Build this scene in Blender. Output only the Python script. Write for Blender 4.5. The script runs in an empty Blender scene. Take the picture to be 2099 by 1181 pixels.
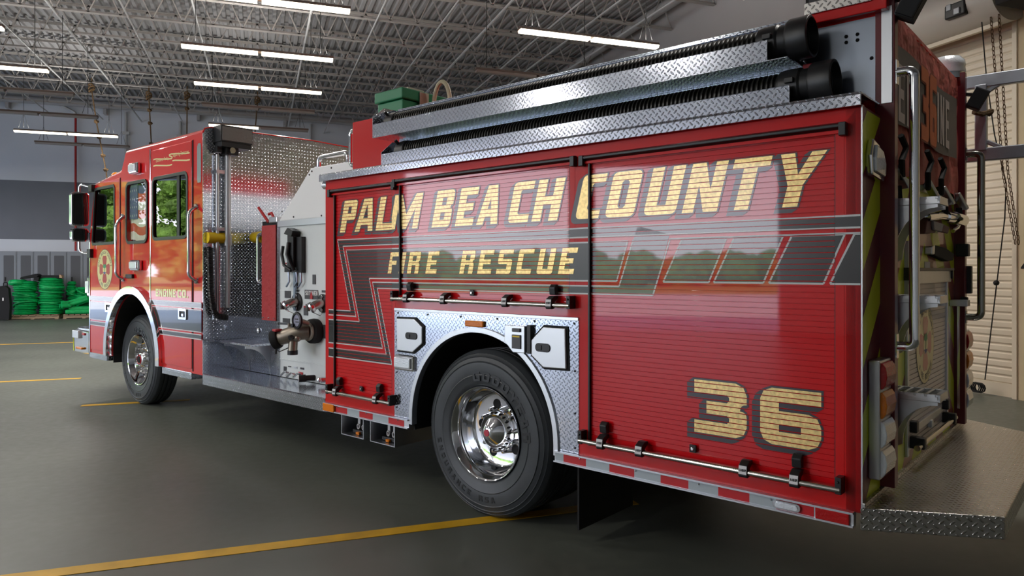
import bpy, bmesh, math, random
from mathutils import Vector, Matrix
from mathutils.geometry import tessellate_polygon
random.seed(7)
PI = math.pi
sc = bpy.context.scene
# ------------------------------------------------------------------ camera
EYE = 1.569
cam_d = bpy.data.cameras.new('camera')
cam = bpy.data.objects.new('camera', cam_d)
sc.collection.objects.link(cam)
sc.camera = cam
cam_d.sensor_width = 36.0
cam_d.lens = 1461.0 / 2099.0 * 36.0
cam_d.shift_y = -35.5 / 2099.0
cam_d.clip_end = 400
cam.location = (0, 0, EYE)
cam.rotation_euler = (PI / 2, 0, math.radians(-19.5))
# ------------------------------------------------------------------ sky
world = bpy.data.worlds.new('sky')
sc.world = world
world.use_nodes = True
wn = world.node_tree
wn.nodes.clear()
w_out = wn.nodes.new('ShaderNodeOutputWorld')
w_bg = wn.nodes.new('ShaderNodeBackground')
w_tc = wn.nodes.new('ShaderNodeTexCoord')
w_sep = wn.nodes.new('ShaderNodeSeparateXYZ')
w_ramp = wn.nodes.new('ShaderNodeValToRGB')
wn.links.new(w_tc.outputs['Generated'], w_sep.inputs[0])
wn.links.new(w_sep.outputs['Z'], w_ramp.inputs[0])
wn.links.new(w_ramp.outputs[0], w_bg.inputs[0])
wn.links.new(w_bg.outputs[0], w_out.inputs[0])
w_ramp.color_ramp.elements[0].position = 0.0
w_ramp.color_ramp.elements[0].color = (0.93, 0.92, 1.0, 1)
w_ramp.color_ramp.elements[1].position = 0.7
w_ramp.color_ramp.elements[1].color = (0.14, 0.27, 0.55, 1)
w_bg.inputs[1].default_value = 6.2
# ------------------------------------------------------------------ sun
sun_d = bpy.data.lights.new('sun', 'SUN')
sun_d.energy = 12.0
sun_d.color = (1.0, 0.93, 0.82)
sun_d.angle = math.radians(0.6)
sun = bpy.data.objects.new('sun', sun_d)
sc.collection.objects.link(sun)
sun.rotation_euler = Vector((-0.62, -0.12, -0.78)).to_track_quat('-Z', 'Y').to_euler()
# ------------------------------------------------------------------ exposure
sc.view_settings.view_transform = 'Standard'
sc.view_settings.look = 'None'
sc.view_settings.gamma = 1.0
sc.view_settings.use_curve_mapping = False
sc.view_settings.exposure = 0.25
sc.cycles.max_bounces = 8
sc.cycles.diffuse_bounces = 4
sc.cycles.glossy_bounces = 5
sc.cycles.sample_clamp_indirect = 6.0
sc.cycles.caustics_reflective = False
sc.cycles.caustics_refractive = False
LAMP_DOWN, LAMP_UP = 95.0, 60.0      # watts of one pendant light
# the open bay doors in the side wall: (y0, y1), their head height
BAYS = [(0.3, 4.9), (5.6, 10.2), (16.0, 20.8), (21.5, 26.1)]
BAY_H = 4.3
WL, WR, WF, WB = -13.0, 8.68, -6.5, 28.5
DECK = 7.65
for (b0, b1) in BAYS:   # portals only guide the sampling of the sky through the doorways
    ld = bpy.data.lights.new('bay_portal', 'AREA')
    ld.shape = 'RECTANGLE'
    ld.size = b1 - b0
    ld.size_y = BAY_H
    lo = bpy.data.objects.new('bay_portal', ld)
    sc.collection.objects.link(lo)
    lo.matrix_world = Matrix.Translation((WL - 0.3, (b0 + b1) / 2, BAY_H / 2)) @ Matrix(((0, 0, -1, 0), (1, 0, 0, 0), (0, -1, 0, 0), (0, 0, 0, 1)))
    ld.cycles.is_portal = True

# ================================================================== helpers
def link(o):
    sc.collection.objects.link(o)
    return o
def nn(nt, t, **kw):
    n = nt.nodes.new(t)
    for k, v in kw.items():
        setattr(n, k, v)
    return n
MATS = {}
def mat(name, base=(0.5, 0.5, 0.5), rough=0.5, metal=0.0, coat=0.0, spec=0.5, emis=None, es=0.0,
        trans=0.0, ior=1.45, noise=None, bump=None, aniso=0):
    """noise=(scale, amount, stretch) varies the base colour; bump=(scale, distance)"""
    m = bpy.data.materials.new(name)
    m.use_nodes = True
    nt = m.node_tree
    b = nt.nodes['Principled BSDF']
    b.inputs['Base Color'].default_value = (*base, 1)
    b.inputs['Roughness'].default_value = rough
    b.inputs['Metallic'].default_value = metal
    b.inputs['Coat Weight'].default_value = coat
    b.inputs['Coat Roughness'].default_value = 0.03
    b.inputs['Specular IOR Level'].default_value = spec
    b.inputs['IOR'].default_value = ior
    b.inputs['Transmission Weight'].default_value = trans
    if emis:
        b.inputs['Emission Color'].default_value = (*emis, 1)
        b.inputs['Emission Strength'].default_value = es
    if noise or bump:
        tc = nn(nt, 'ShaderNodeTexCoord')
    if noise:
        s, amt, st = noise
        mp = nn(nt, 'ShaderNodeMapping')
        mp.inputs['Scale'].default_value = (s * st[0], s * st[1], s * st[2])
        nt.links.new(tc.outputs['Object'], mp.inputs[0])
        no = nn(nt, 'ShaderNodeTexNoise')
        no.inputs['Scale'].default_value = 1.0
        no.inputs['Detail'].default_value = 5.0
        nt.links.new(mp.outputs[0], no.inputs[0])
        mr = nn(nt, 'ShaderNodeMapRange')
        mr.inputs[1].default_value = 0.3
        mr.inputs[2].default_value = 0.7
        mr.inputs[3].default_value = 1 - amt
        mr.inputs[4].default_value = 1 + amt
        nt.links.new(no.outputs[0], mr.inputs[0])
        mx = nn(nt, 'ShaderNodeVectorMath', operation='SCALE')
        mx.inputs[0].default_value = base
        nt.links.new(mr.outputs[0], mx.inputs['Scale'])
        nt.links.new(mx.outputs[0], b.inputs['Base Color'])
    if bump:
        no2 = nn(nt, 'ShaderNodeTexNoise')
        no2.inputs['Scale'].default_value = bump[0]
        no2.inputs['Detail'].default_value = 3.0
        nt.links.new(tc.outputs['Object'], no2.inputs[0])
        bp = nn(nt, 'ShaderNodeBump')
        bp.inputs['Distance'].default_value = bump[1]
        nt.links.new(no2.outputs[0], bp.inputs['Height'])
        nt.links.new(bp.outputs[0], b.inputs['Normal'])
    MATS[name] = m
    return m
def mth(nt, op, a, b=None, c=None):
    n = nn(nt, 'ShaderNodeMath', operation=op)
    for i, v in enumerate((a, b, c)):
        if v is None:
            continue
        if isinstance(v, (int, float)):
            n.inputs[i].default_value = v
        else:
            nt.links.new(v, n.inputs[i])
    return n.outputs[0]
def tread_plate(name, base, rough, cell=0.026, dist=0.0035):
    m = mat(name, base, rough, 1.0)
    nt = m.node_tree
    b = nt.nodes['Principled BSDF']
    uv = nn(nt, 'ShaderNodeUVMap')
    sp = nn(nt, 'ShaderNodeSeparateXYZ')
    nt.links.new(uv.outputs[0], sp.inputs[0])
    k = 1.0 / (cell * 1.414)
    a = mth(nt, 'MULTIPLY', mth(nt, 'ADD', sp.outputs[0], sp.outputs[1]), k)
    c = mth(nt, 'MULTIPLY', mth(nt, 'SUBTRACT', sp.outputs[0], sp.outputs[1]), k)
    par = mth(nt, 'FLOORED_MODULO', mth(nt, 'ADD', mth(nt, 'FLOOR', a), mth(nt, 'FLOOR', c)), 2.0)
    fa = mth(nt, 'SUBTRACT', mth(nt, 'FRACT', a), 0.5)
    fc = mth(nt, 'SUBTRACT', mth(nt, 'FRACT', c), 0.5)
    d = mth(nt, 'SUBTRACT', fc, fa)
    lo = mth(nt, 'MULTIPLY_ADD', d, par, fa)
    sh = mth(nt, 'SUBTRACT', mth(nt, 'ADD', fa, fc), lo)
    e = mth(nt, 'ADD', mth(nt, 'POWER', mth(nt, 'ABSOLUTE', mth(nt, 'DIVIDE', lo, 0.50)), 2.0),
            mth(nt, 'POWER', mth(nt, 'ABSOLUTE', mth(nt, 'DIVIDE', sh, 0.17)), 2.0))
    mr = nn(nt, 'ShaderNodeMapRange', interpolation_type='SMOOTHSTEP')
    nt.links.new(e, mr.inputs[0])
    mr.inputs[1].default_value = 0.35
    mr.inputs[2].default_value = 1.1
    mr.inputs[3].default_value = 1.0
    mr.inputs[4].default_value = 0.0
    bp = nn(nt, 'ShaderNodeBump')
    bp.inputs['Distance'].default_value = dist
    bp.inputs['Strength'].default_value = 1.0
    nt.links.new(mr.outputs[0], bp.inputs['Height'])
    nt.links.new(bp.outputs[0], b.inputs['Normal'])
    rr = nn(nt, 'ShaderNodeMapRange')
    nt.links.new(mr.outputs[0], rr.inputs[0])
    rr.inputs[3].default_value = rough
    rr.inputs[4].default_value = rough * 0.55
    nt.links.new(rr.outputs[0], b.inputs['Roughness'])
    return m

def thin_glass(name, tint, ior):
    m = mat(name, tint, 0.0)
    nt = m.node_tree
    nt.nodes.remove(nt.nodes['Principled BSDF'])
    out = [n for n in nt.nodes if n.type == 'OUTPUT_MATERIAL'][0]
    tr = nn(nt, 'ShaderNodeBsdfTransparent'); tr.inputs[0].default_value = (*tint, 1)
    gl = nn(nt, 'ShaderNodeBsdfGlossy'); gl.inputs['Roughness'].default_value = 0.0
    fr = nn(nt, 'ShaderNodeFresnel'); fr.inputs[0].default_value = ior
    mx = nn(nt, 'ShaderNodeMixShader')
    ge = nn(nt, 'ShaderNodeNewGeometry')   # only the outer face of the pane reflects
    nt.links.new(mth(nt, 'MULTIPLY', fr.outputs[0], mth(nt, 'SUBTRACT', 1.0, ge.outputs['Backfacing'])), mx.inputs[0]); nt.links.new(tr.outputs[0], mx.inputs[1]); nt.links.new(gl.outputs[0], mx.inputs[2])
    nt.links.new(mx.outputs[0], out.inputs[0])
    return m
class MB:
    """collects shapes and links them as one mesh object"""
    def __init__(s):
        s.v = []; s.f = []; s.m = []; s.sm = []; s.xf = None; s.cuts = []
    def cut(s):
        """what follows becomes a further object of the same name"""
        s.cuts.append((len(s.v), len(s.f)))
        return s
    def add(s, vs, fs, mi=0, smooth=False):
        n = len(s.v)
        if s.xf is not None:
            vs = [s.xf @ Vector(p) for p in vs]
        s.v += [tuple(p) for p in vs]
        s.f += [tuple(i + n for i in f) for f in fs]
        s.m += [mi] * len(fs)
        s.sm += [smooth] * len(fs)
        return s
    def box(s, x0, x1, y0, y1, z0, z1, mi=0):
        x0, x1 = sorted((x0, x1)); y0, y1 = sorted((y0, y1)); z0, z1 = sorted((z0, z1))
        vs = [(x0, y0, z0), (x1, y0, z0), (x1, y1, z0), (x0, y1, z0), (x0, y0, z1), (x1, y0, z1), (x1, y1, z1), (x0, y1, z1)]
        return s.add(vs, [(0, 3, 2, 1), (4, 5, 6, 7), (0, 1, 5, 4), (1, 2, 6, 5), (2, 3, 7, 6), (3, 0, 4, 7)], mi)
    def bar(s, p, q, w, h, mi=0, up=(0, 0, 1)):
        """a straight bar of section w x h from p to q"""
        p, q = Vector(p), Vector(q)
        d = (q - p).normalized(); up = Vector(up)
        if abs(d.dot(up)) > 0.99:
            up = Vector((0, 1, 0))
        a = d.cross(up).normalized() * (w / 2); b = a.cross(d).normalized() * (h / 2)
        vs = [p - a - b, p + a - b, p + a + b, p - a + b, q - a - b, q + a - b, q + a + b, q - a + b]
        return s.add(vs, [(0, 1, 2, 3), (7, 6, 5, 4), (0, 4, 5, 1), (1, 5, 6, 2), (2, 6, 7, 3), (3, 7, 4, 0)], mi)
    def prism(s, outer, d0, d1, plane='xz', holes=(), mi=0, smooth=False):
        def P(a, b, d):
            return {'xz': (a, d, b), 'yz': (d, a, b), 'xy': (a, b, d)}[plane]
        loops = [list(outer)] + [list(h) for h in holes]
        flat = [p for l in loops for p in l]
        tris = tessellate_polygon([[Vector((a, b, 0)) for a, b in l] for l in loops])
        n = len(flat)
        vs = [P(a, b, d0) for a, b in flat] + [P(a, b, d1) for a, b in flat]
        fs = [tuple(t) for t in tris] + [tuple(i + n for i in reversed(t)) for t in tris]
        if not holes and len(outer) <= 8 and convex(outer):
            fs = [tuple(range(n)), tuple(range(2 * n - 1, n - 1, -1))]
        s.add(vs, fs, mi)
        k = 0
        side = []
        for l in loops:
            m = len(l)
            for i in range(m):
                j = (i + 1) % m
                side.append((k + i, k + j, n + k + j, n + k + i))
            k += m
        base = len(s.v) - 2 * n
        s.f += [tuple(i + base for i in f) for f in side]
        s.m += [mi] * len(side); s.sm += [smooth] * len(side)
        return s
    def lathe(s, prof, origin, axis=(0, 1, 0), n=32, mi=0, smooth=True, close=False):
        """prof = [(radius, distance along axis)]"""
        ax = Vector(axis).normalized()
        t = Vector((1, 0, 0)) if abs(ax.x) < 0.9 else Vector((0, 0, 1))
        e1 = (t - ax * t.dot(ax)).normalized(); e2 = ax.cross(e1)
        o = Vector(origin); vs = []; fs = []
        m = len(prof)
        for i in range(n):
            a = 2 * PI * i / n
            d = e1 * math.cos(a) + e2 * math.sin(a)
            for r, h in prof:
                vs.append(o + d * r + ax * h)
        for i in range(n):
            j = (i + 1) % n
            for k in range(m - 1):
                fs.append((i * m + k, j * m + k, j * m + k + 1, i * m + k + 1))
        s.add(vs, fs, mi, smooth)
        return s
    def cyl(s, p, q, r, n=16, r2=None, mi=0, smooth=True):
        p, q = Vector(p), Vector(q)
        h = (q - p).length
        r2 = r if r2 is None else r2
        return s.lathe([(0, 0), (r, 0), (r2, h), (0, h)], p, q - p, n, mi, smooth)
    def tube(s, pts, r, n=10, mi=0, closed=False, smooth=True):
        pts = [Vector(p) for p in pts]
        m = len(pts); vs = []; fs = []
        up = None
        for i in range(m):
            if closed:
                t = (pts[(i + 1) % m] - pts[i - 1]).normalized()
            else:
                t = (pts[min(i + 1, m - 1)] - pts[max(i - 1, 0)]).normalized()
            if up is None:
                up = Vector((0, 0, 1)) if abs(t.z) < 0.9 else Vector((1, 0, 0))
            up = (up - t * up.dot(t)).normalized()
            b = t.cross(up)
            rr = r[i] if isinstance(r, (list, tuple)) else r
            for k in range(n):
                a = 2 * PI * k / n
                vs.append(pts[i] + up * (math.cos(a) * rr) + b * (math.sin(a) * rr))
        for i in range(m if closed else m - 1):
            j = (i + 1) % m
            for k in range(n):
                l = (k + 1) % n
                fs.append((i * n + k, i * n + l, j * n + l, j * n + k))
        if not closed:
            fs.append(tuple(range(n - 1, -1, -1)))
            fs.append(tuple((m - 1) * n + k for k in range(n)))
        return s.add(vs, fs, mi, smooth)
    def ball(s, c, r, n=12, mi=0, sq=(1, 1, 1)):
        c = Vector(c); vs = []; fs = []
        m = n // 2 + 1
        for j in range(m):
            p = PI * j / (m - 1)
            for i in range(n):
                a = 2 * PI * i / n
                vs.append(c + Vector((math.sin(p) * math.cos(a) * sq[0], math.sin(p) * math.sin(a) * sq[1], math.cos(p) * sq[2])) * r)
        for j in range(m - 1):
            for i in range(n):
                k = (i + 1) % n
                fs.append((j * n + i, (j + 1) * n + i, (j + 1) * n + k, j * n + k))
        return s.add(vs, fs, mi, True)
    def obj(s, name, mats, parent=None, bevel=0.0, base=None, world=None, seg=2, sharp=35):
        """base: point (in the builder's frame) that becomes the object's origin; world: matrix of that frame"""
        cuts = [(0, 0)] + [c for c in s.cuts if 0 < c[0] < len(s.v)] + [(len(s.v), len(s.f))]
        if len(cuts) > 2:
            first = None
            for (v0, f0), (v1, f1) in zip(cuts, cuts[1:]):
                if v1 == v0:
                    continue
                q = MB()
                q.v = s.v[v0:v1]; q.f = [tuple(i - v0 for i in f) for f in s.f[f0:f1]]; q.m = s.m[f0:f1]; q.sm = s.sm[f0:f1]
                o = q.obj(name, mats, parent, bevel, base, world, seg, sharp)
                first = first or o
            return first
        me = bpy.data.meshes.new(name)
        b = Vector(base) if base is not None else Vector((0, 0, 0))
        me.from_pydata([tuple(Vector(p) - b) for p in s.v], [], s.f)
        if not isinstance(mats, (list, tuple)):
            mats = [mats]
        for m in mats:
            me.materials.append(m)
        for p, mi, sm in zip(me.polygons, s.m, s.sm):
            p.material_index = mi
            p.use_smooth = sm
        bm = bmesh.new()
        bm.from_mesh(me)
        bmesh.ops.remove_doubles(bm, verts=bm.verts, dist=1e-5)
        bmesh.ops.dissolve_degenerate(bm, edges=bm.edges, dist=1e-6)
        bmesh.ops.recalc_face_normals(bm, faces=bm.faces)
        uvl = bm.loops.layers.uv.new('UVMap')
        for f in bm.faces:
            n = f.normal
            ax = max(range(3), key=lambda i: abs(n[i]))
            for l in f.loops:
                c = l.vert.co
                l[uvl].uv = (c.y, c.z) if ax == 0 else ((c.x, c.z) if ax == 1 else (c.x, c.y))
        bm.to_mesh(me)
        bm.free()
        if any(s.sm):
            me.set_sharp_from_angle(angle=math.radians(sharp))
        o = bpy.data.objects.new(name, me)
        link(o)
        if parent is not None:
            o.parent = parent
        if world is not None:
            o.matrix_world = world @ Matrix.Translation(b)
        elif base is not None and parent is None:
            o.location = b
        if bevel:
            md = o.modifiers.new('bevel', 'BEVEL')
            md.width = bevel; md.segments = seg; md.limit_method = 'ANGLE'; md.angle_limit = math.radians(40)
            md.harden_normals = False
        return o
def convex(p):
    s = 0
    for i in range(len(p)):
        a, b, c = p[i], p[(i + 1) % len(p)], p[(i + 2) % len(p)]
        k = (b[0] - a[0]) * (c[1] - b[1]) - (b[1] - a[1]) * (c[0] - b[0])
        if abs(k) < 1e-12:
            continue
        if s * k < 0:
            return False
        s = k
    return True
def bend(pts, r, seg=5):
    """rounds the corners of a polyline"""
    pts = [Vector(p) for p in pts]
    out = [pts[0]]
    for i in range(1, len(pts) - 1):
        p = pts[i]; a = (pts[i - 1] - p); b = (pts[i + 1] - p)
        k = min(r, a.length * 0.49, b.length * 0.49)
        a = p + a.normalized() * k; b = p + b.normalized() * k
        for j in range(seg + 1):
            t = j / seg
            out.append(a * (1 - t) ** 2 + p * 2 * t * (1 - t) + b * t * t)
    out.append(pts[-1])
    return out
def rrect(x0, x1, z0, z1, r, seg=4):
    out = []
    for cx, cz, a0 in ((x1 - r, z0 + r, -90), (x1 - r, z1 - r, 0), (x0 + r, z1 - r, 90), (x0 + r, z0 + r, 180)):
        for j in range(seg + 1):
            a = math.radians(a0 + 90 * j / seg)
            out.append((cx + r * math.cos(a), cz + r * math.sin(a)))
    return out
def circ(cx, cz, r, n=24, rz=None):
    rz = r if rz is None else rz
    return [(cx + r * math.cos(2 * PI * i / n), cz + rz * math.sin(2 * PI * i / n)) for i in range(n)]
def offs(poly, d):
    """moves the outline outwards by d"""
    a = sum(poly[i][0] * poly[(i + 1) % len(poly)][1] - poly[(i + 1) % len(poly)][0] * poly[i][1] for i in range(len(poly)))
    sg = 1 if a > 0 else -1
    out = []
    n = len(poly)
    for i in range(n):
        p0, p1, p2 = Vector(poly[i - 1]), Vector(poly[i]), Vector(poly[(i + 1) % n])
        e1 = (p1 - p0).normalized(); e2 = (p2 - p1).normalized()
        n1 = Vector((e1.y, -e1.x)) * sg; n2 = Vector((e2.y, -e2.x)) * sg
        m = (n1 + n2)
        if m.length < 1e-6:
            m = n1
        m.normalize()
        k = d / max(0.45, m.dot(n1))
        out.append((p1.x + m.x * k, p1.y + m.y * k))
    return out
def clip(poly, x0, x1, z0, z1):
    def half(pts, f):
        out = []
        for i in range(len(pts)):
            a, b = pts[i - 1], pts[i]
            fa, fb = f(a), f(b)
            if (fa >= 0) != (fb >= 0):
                t = fa / (fa - fb)
                out.append((a[0] + (b[0] - a[0]) * t, a[1] + (b[1] - a[1]) * t))
            if fb >= 0:
                out.append(b)
        return out
    for f in (lambda p: p[0] - x0, lambda p: x1 - p[0], lambda p: p[1] - z0, lambda p: z1 - p[1]):
        if poly:
            poly = half(poly, f)
    return poly
def tag(o, label=None, cat=None, group=None, kind=None):
    for k, v in (('label', label), ('category', cat), ('group', group), ('kind', kind)):
        if v:
            o[k] = v
    return o
def struct(o, label=None):
    o['kind'] = 'structure'
    return o
def empty(name, loc=(0, 0, 0), rz=0.0, parent=None):
    o = bpy.data.objects.new(name, None)
    o.empty_display_size = 0.1
    link(o)
    o.location = loc
    o.rotation_euler = (0, 0, rz)
    if parent:
        o.parent = parent
    return o
def copy_tree(o, parent=None):
    c = o.copy()
    link(c)
    c.parent = parent
    for ch in [x for x in list(o.children)]:
        copy_tree(ch, c)
    return c

# ------------------------------------------------------------------ block lettering
def soften(poly, c):
    out = []
    for i in range(len(poly)):
        p, q = poly[i], poly[(i + 1) % len(poly)]
        out.append(p)
        dx, dz = q[0] - p[0], q[1] - p[1]
        if c > 0.01 and 0.3 * c < abs(dx) < 1.6 * c and 0.5 < abs(dx) / max(abs(dz), 1e-9) < 2.0:
            pv = poly[i - 1]
            K = (q[0], p[1]) if abs(p[1] - pv[1]) < 1e-6 else (p[0], q[1])
            for t in (0.25, 0.5, 0.75):
                out.append(tuple(p[k] * (1 - t) ** 2 + K[k] * 2 * t * (1 - t) + q[k] * t * t for k in (0, 1)))
    return out
def glyph(ch, w, h, sx, sy, c):
    o, hs = glyph0(ch, w, h, sx, sy, c)
    if ch in 'OUCPRSBDG36' and c > 0.012:
        o = soften(o, c)
    return o, hs
def glyph0(ch, w, h, sx, sy, c):
    """outline and holes of a block capital, lower left corner at 0,0"""
    m = h / 2
    if ch in 'OD0':
        k = c if ch == 'O' else 0.0
        o = [(k, 0), (w - c, 0), (w, c), (w, h - c), (w - c, h), (k, h)]
        if k:
            o += [(0, h - c), (0, c)]
        ci = c * 0.35
        return o, [[(sx + ci, sy), (w - sx - ci, sy), (w - sx, sy + ci), (w - sx, h - sy - ci), (w - sx - ci, h - sy), (sx + ci, h - sy), (sx, h - sy - ci), (sx, sy + ci)]]
    if ch in 'PR':
        z = 0.38 * h
        hole = [(sx, z + sy), (w - sx, z + sy), (w - sx, h - sy), (sx, h - sy)]
        if ch == 'P':
            return [(0, 0), (sx, 0), (sx, z), (w - c, z), (w, z + c), (w, h - c), (w - c, h), (0, h)], [hole]
        return [(0, 0), (sx, 0), (sx, z), (w - sx, z), (w - sx, 0), (w, 0), (w, z - c * .2), (w - c * .7, z + sy * .5), (w, z + sy + c * .2), (w, h - c), (w - c, h), (0, h)], [hole]
    if ch in 'A4':
        if ch == '4':
            return [(w - 1.4 * sx, 0), (w - .4 * sx, 0), (w - .4 * sx, .2 * h), (w, .2 * h), (w, .2 * h + sy), (w - .4 * sx, .2 * h + sy), (w - .4 * sx, h), (w - 1.6 * sx, h), (0, .2 * h + sy), (0, .2 * h), (w - 1.4 * sx, .2 * h)], []
        L = lambda z: 0.28 * w * z / h
        s = sx * 0.86
        z0, z1 = 0.2 * h, 0.2 * h + sy
        zt = min(0.82 * h, h * (w / 2 - s) / (0.28 * w))
        o = [(0, 0), (s, 0), (L(z0) + s, z0), (w - L(z0) - s, z0), (w - s, 0), (w, 0), (w - L(h), h), (L(h), h)]
        return o, ([[(L(z1) + s, z1), (w - L(z1) - s, z1), (w - L(zt) - s, zt), (L(zt) + s, zt)]] if zt > z1 and w - L(zt) - s > L(zt) + s + 1e-4 else ([[(L(z1) + s, z1), (w - L(z1) - s, z1), (w / 2, zt)]] if zt > z1 else []))
    if ch == 'L':
        return [(0, 0), (w, 0), (w, sy), (sx, sy), (sx, h), (0, h)], []
    if ch in 'MW':
        s = sx * 0.85
        o = [(0, 0), (s, 0), (s, .58 * h), (w * .43, 0), (w * .57, 0), (w - s, .58 * h), (w - s, 0), (w, 0), (w, h), (w - s * 1.2, h), (w / 2, .42 * h), (s * 1.2, h), (0, h)]
        return ([(x, h - z) for x, z in o] if ch == 'W' else o), []
    if ch == 'N':
        s = sx * 0.9
        return [(0, 0), (s, 0), (s, .55 * h), (w - s * 1.2, 0), (w, 0), (w, h), (w - s, h), (w - s, .45 * h), (s * 1.2, h), (0, h)], []
    if ch in 'B8':
        q = sy * 0.5
        return ([(0, 0), (w - c, 0), (w, c), (w, m - c * .9), (w - c * .7, m), (w, m + c * .9), (w, h - c), (w - c, h), (0, h)],
                [[(sx, sy), (w - sx, sy), (w - sx, m - q), (sx, m - q)], [(sx, m + q), (w - sx, m + q), (w - sx, h - sy), (sx, h - sy)]])
    if ch in 'EF':
        q = sy / 2
        top = [(w * .86, m - q), (w * .86, m + q), (sx, m + q), (sx, h - sy), (w, h - sy), (w, h), (0, h)]
        return ([(0, 0), (w, 0), (w, sy), (sx, sy), (sx, m - q)] + top if ch == 'E' else [(0, 0), (sx, 0), (sx, m - q)] + top), []
    if ch in 'CG':
        if ch == 'C':
            return [(c, 0), (w, 0), (w, sy), (sx + c * .3, sy), (sx, sy + c * .3), (sx, h - sy - c * .3), (sx + c * .3, h - sy), (w, h - sy), (w, h), (c, h), (0, h - c), (0, c)], []
        return [(c, 0), (w, 0), (w, m + sy * .4), (w * .55, m + sy * .4), (w * .55, m - sy * .6), (w - sx, m - sy * .6), (w - sx, sy), (sx, sy), (sx, h - sy), (w, h - sy), (w, h), (c, h), (0, h - c), (0, c)], []
    if ch == 'H':
        q = sy / 2
        return [(0, 0), (sx, 0), (sx, m - q), (w - sx, m - q), (w - sx, 0), (w, 0), (w, h), (w - sx, h), (w - sx, m + q), (sx, m + q), (sx, h), (0, h)], []
    if ch in 'U':
        return [(c, 0), (w - c, 0), (w, c), (w, h), (w - sx, h), (w - sx, sy), (sx, sy), (sx, h), (0, h), (0, c)], []
    if ch == 'T':
        a = (w - sx) / 2
        return [(a, 0), (a + sx, 0), (a + sx, h - sy), (w, h - sy), (w, h), (0, h), (0, h - sy), (a, h - sy)], []
    if ch == 'Y':
        a = (w - sx) / 2
        return [(a, 0), (a + sx, 0), (a + sx, .4 * h), (w, h), (w - sx * .95, h), (w / 2, .6 * h), (sx * .95, h), (0, h), (a, .4 * h)], []
    if ch == 'I':
        a = (w - sx) / 2
        return [(a, 0), (a + sx, 0), (a + sx, h), (a, h)], []
    if ch in 'S5':
        q = sy / 2
        return [(0, 0), (w - c, 0), (w, c), (w, m + q - c), (w - c, m + q), (sx, m + q), (sx, h - sy), (w, h - sy), (w, h), (c, h), (0, h - c), (0, m - q + c), (c, m - q), (w - sx, m - q), (w - sx, sy), (0, sy)], []
    if ch == '3':
        q = sy / 2
        return [(0, 0), (w - c, 0), (w - c * .3, c * .3), (w, c), (w, m - c * .6), (w - c * .6, m), (w, m + c * .6), (w, h - c), (w - c * .3, h - c * .3), (w - c, h), (0, h), (0, h - sy), (w - sx - c * .2, h - sy), (w - sx, h - sy - c * .2),
                (w - sx, m + q + c * .2), (w - sx - c * .2, m + q), (.24 * w, m + q), (.24 * w, m - q), (w - sx - c * .2, m - q), (w - sx, m - q - c * .2), (w - sx, sy + c * .2), (w - sx - c * .2, sy), (0, sy)], []
    if ch == '6':
        z = .6 * h
        return ([(c, 0), (w - c, 0), (w - c * .3, c * .3), (w, c), (w, z - c), (w - c * .3, z - c * .3), (w - c, z), (sx, z), (sx, h - sy), (w, h - sy), (w, h), (c, h), (c * .3, h - c * .3), (0, h - c), (0, c), (c * .3, c * .3)],
                [[(sx, sy), (w - sx, sy), (w - sx, z - sy), (sx, z - sy)]])
    if ch == 'X':
        s = sx
        return [(0, 0), (s, 0), (w / 2, m - s * .5), (w - s, 0), (w, 0), (w / 2 + s * .55, m), (w, h), (w - s, h), (w / 2, m + s * .5), (s, h), (0, h), (w / 2 - s * .55, m)], []
    if ch == '.':
        return [(0, 0), (sx, 0), (sx, sy), (0, sy)], []
    return None
def word(text, x, z, h, w, gap, sxr=0.30, syr=0.2, cr=0.1, shear=0.0, narrow=None):
    """list of (outline, holes) of a word whose letters are w wide; returns shapes and end x"""
    out = []
    for ch in text:
        ww = w
        if ch == ' ':
            x += w * 0.8 + gap
            continue
        if ch == 'I':
            ww = w * 0.42
        if ch == 'M' or ch == 'W':
            ww = w * 1.3
        if ch == '.':
            ww = w * 0.3
        g = glyph(ch, ww, h, w * sxr, h * syr, w * cr * 2)
        if g:
            o, hs = g
            T = lambda p: (x + p[0] + p[1] * shear, z + p[1])
            out.append(([T(p) for p in o], [[T(p) for p in q] for q in hs]))
        x += ww + gap
    return out, x - gap

# ------------------------------------------------------------------ materials
RED = mat('red_paint', (0.62, 0.0025, 0.004), 0.32, coat=1.0, spec=0.15)
REDD = mat('red_shutter', (0.62, 0.003, 0.007), 0.30, coat=1.0, spec=0.15)
MAROON = mat('maroon_reflective', (0.14, 0.006, 0.014), 0.35, coat=0.3)
LIME = mat('lime_reflective', (0.66, 0.74, 0.01), 0.4, coat=0.3)
BLACKG = mat('black_gloss_stripe', (0.012, 0.010, 0.010), 0.25, coat=1.0)
SILVER = mat('silver_stripe', (0.60, 0.60, 0.60), 0.3, coat=0.5)
GOLD = mat('gold_leaf', (0.85, 0.62, 0.25), 0.38, 0.45, coat=0.6, noise=(60, 0.22, (1, 1, 1)))
SHADE = mat('letter_edge_charcoal', (0.035, 0.030, 0.038), 0.3, coat=0.8)
CHROME = mat('chrome', (0.82, 0.83, 0.85), 0.07, 1.0)
ALU = mat('brushed_aluminium', (0.62, 0.64, 0.67), 0.33, 1.0)
STEEL = mat('satin_steel_panel', (0.24, 0.27, 0.32), 0.28, 1.0, noise=(3, 0.06, (1, 1, 1)))
PLATE = tread_plate('diamond_tread_plate', (0.60, 0.64, 0.72), 0.15, dist=0.0045)
PLATEW = tread_plate('worn_tread_plate', (0.52, 0.50, 0.47), 0.34)
WHITE = mat('white_panel', (0.90, 0.90, 0.90), 0.3, coat=0.3)
PANELW = mat('pale_pump_panel', (0.78, 0.82, 0.82), 0.24, 0.12)
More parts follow.
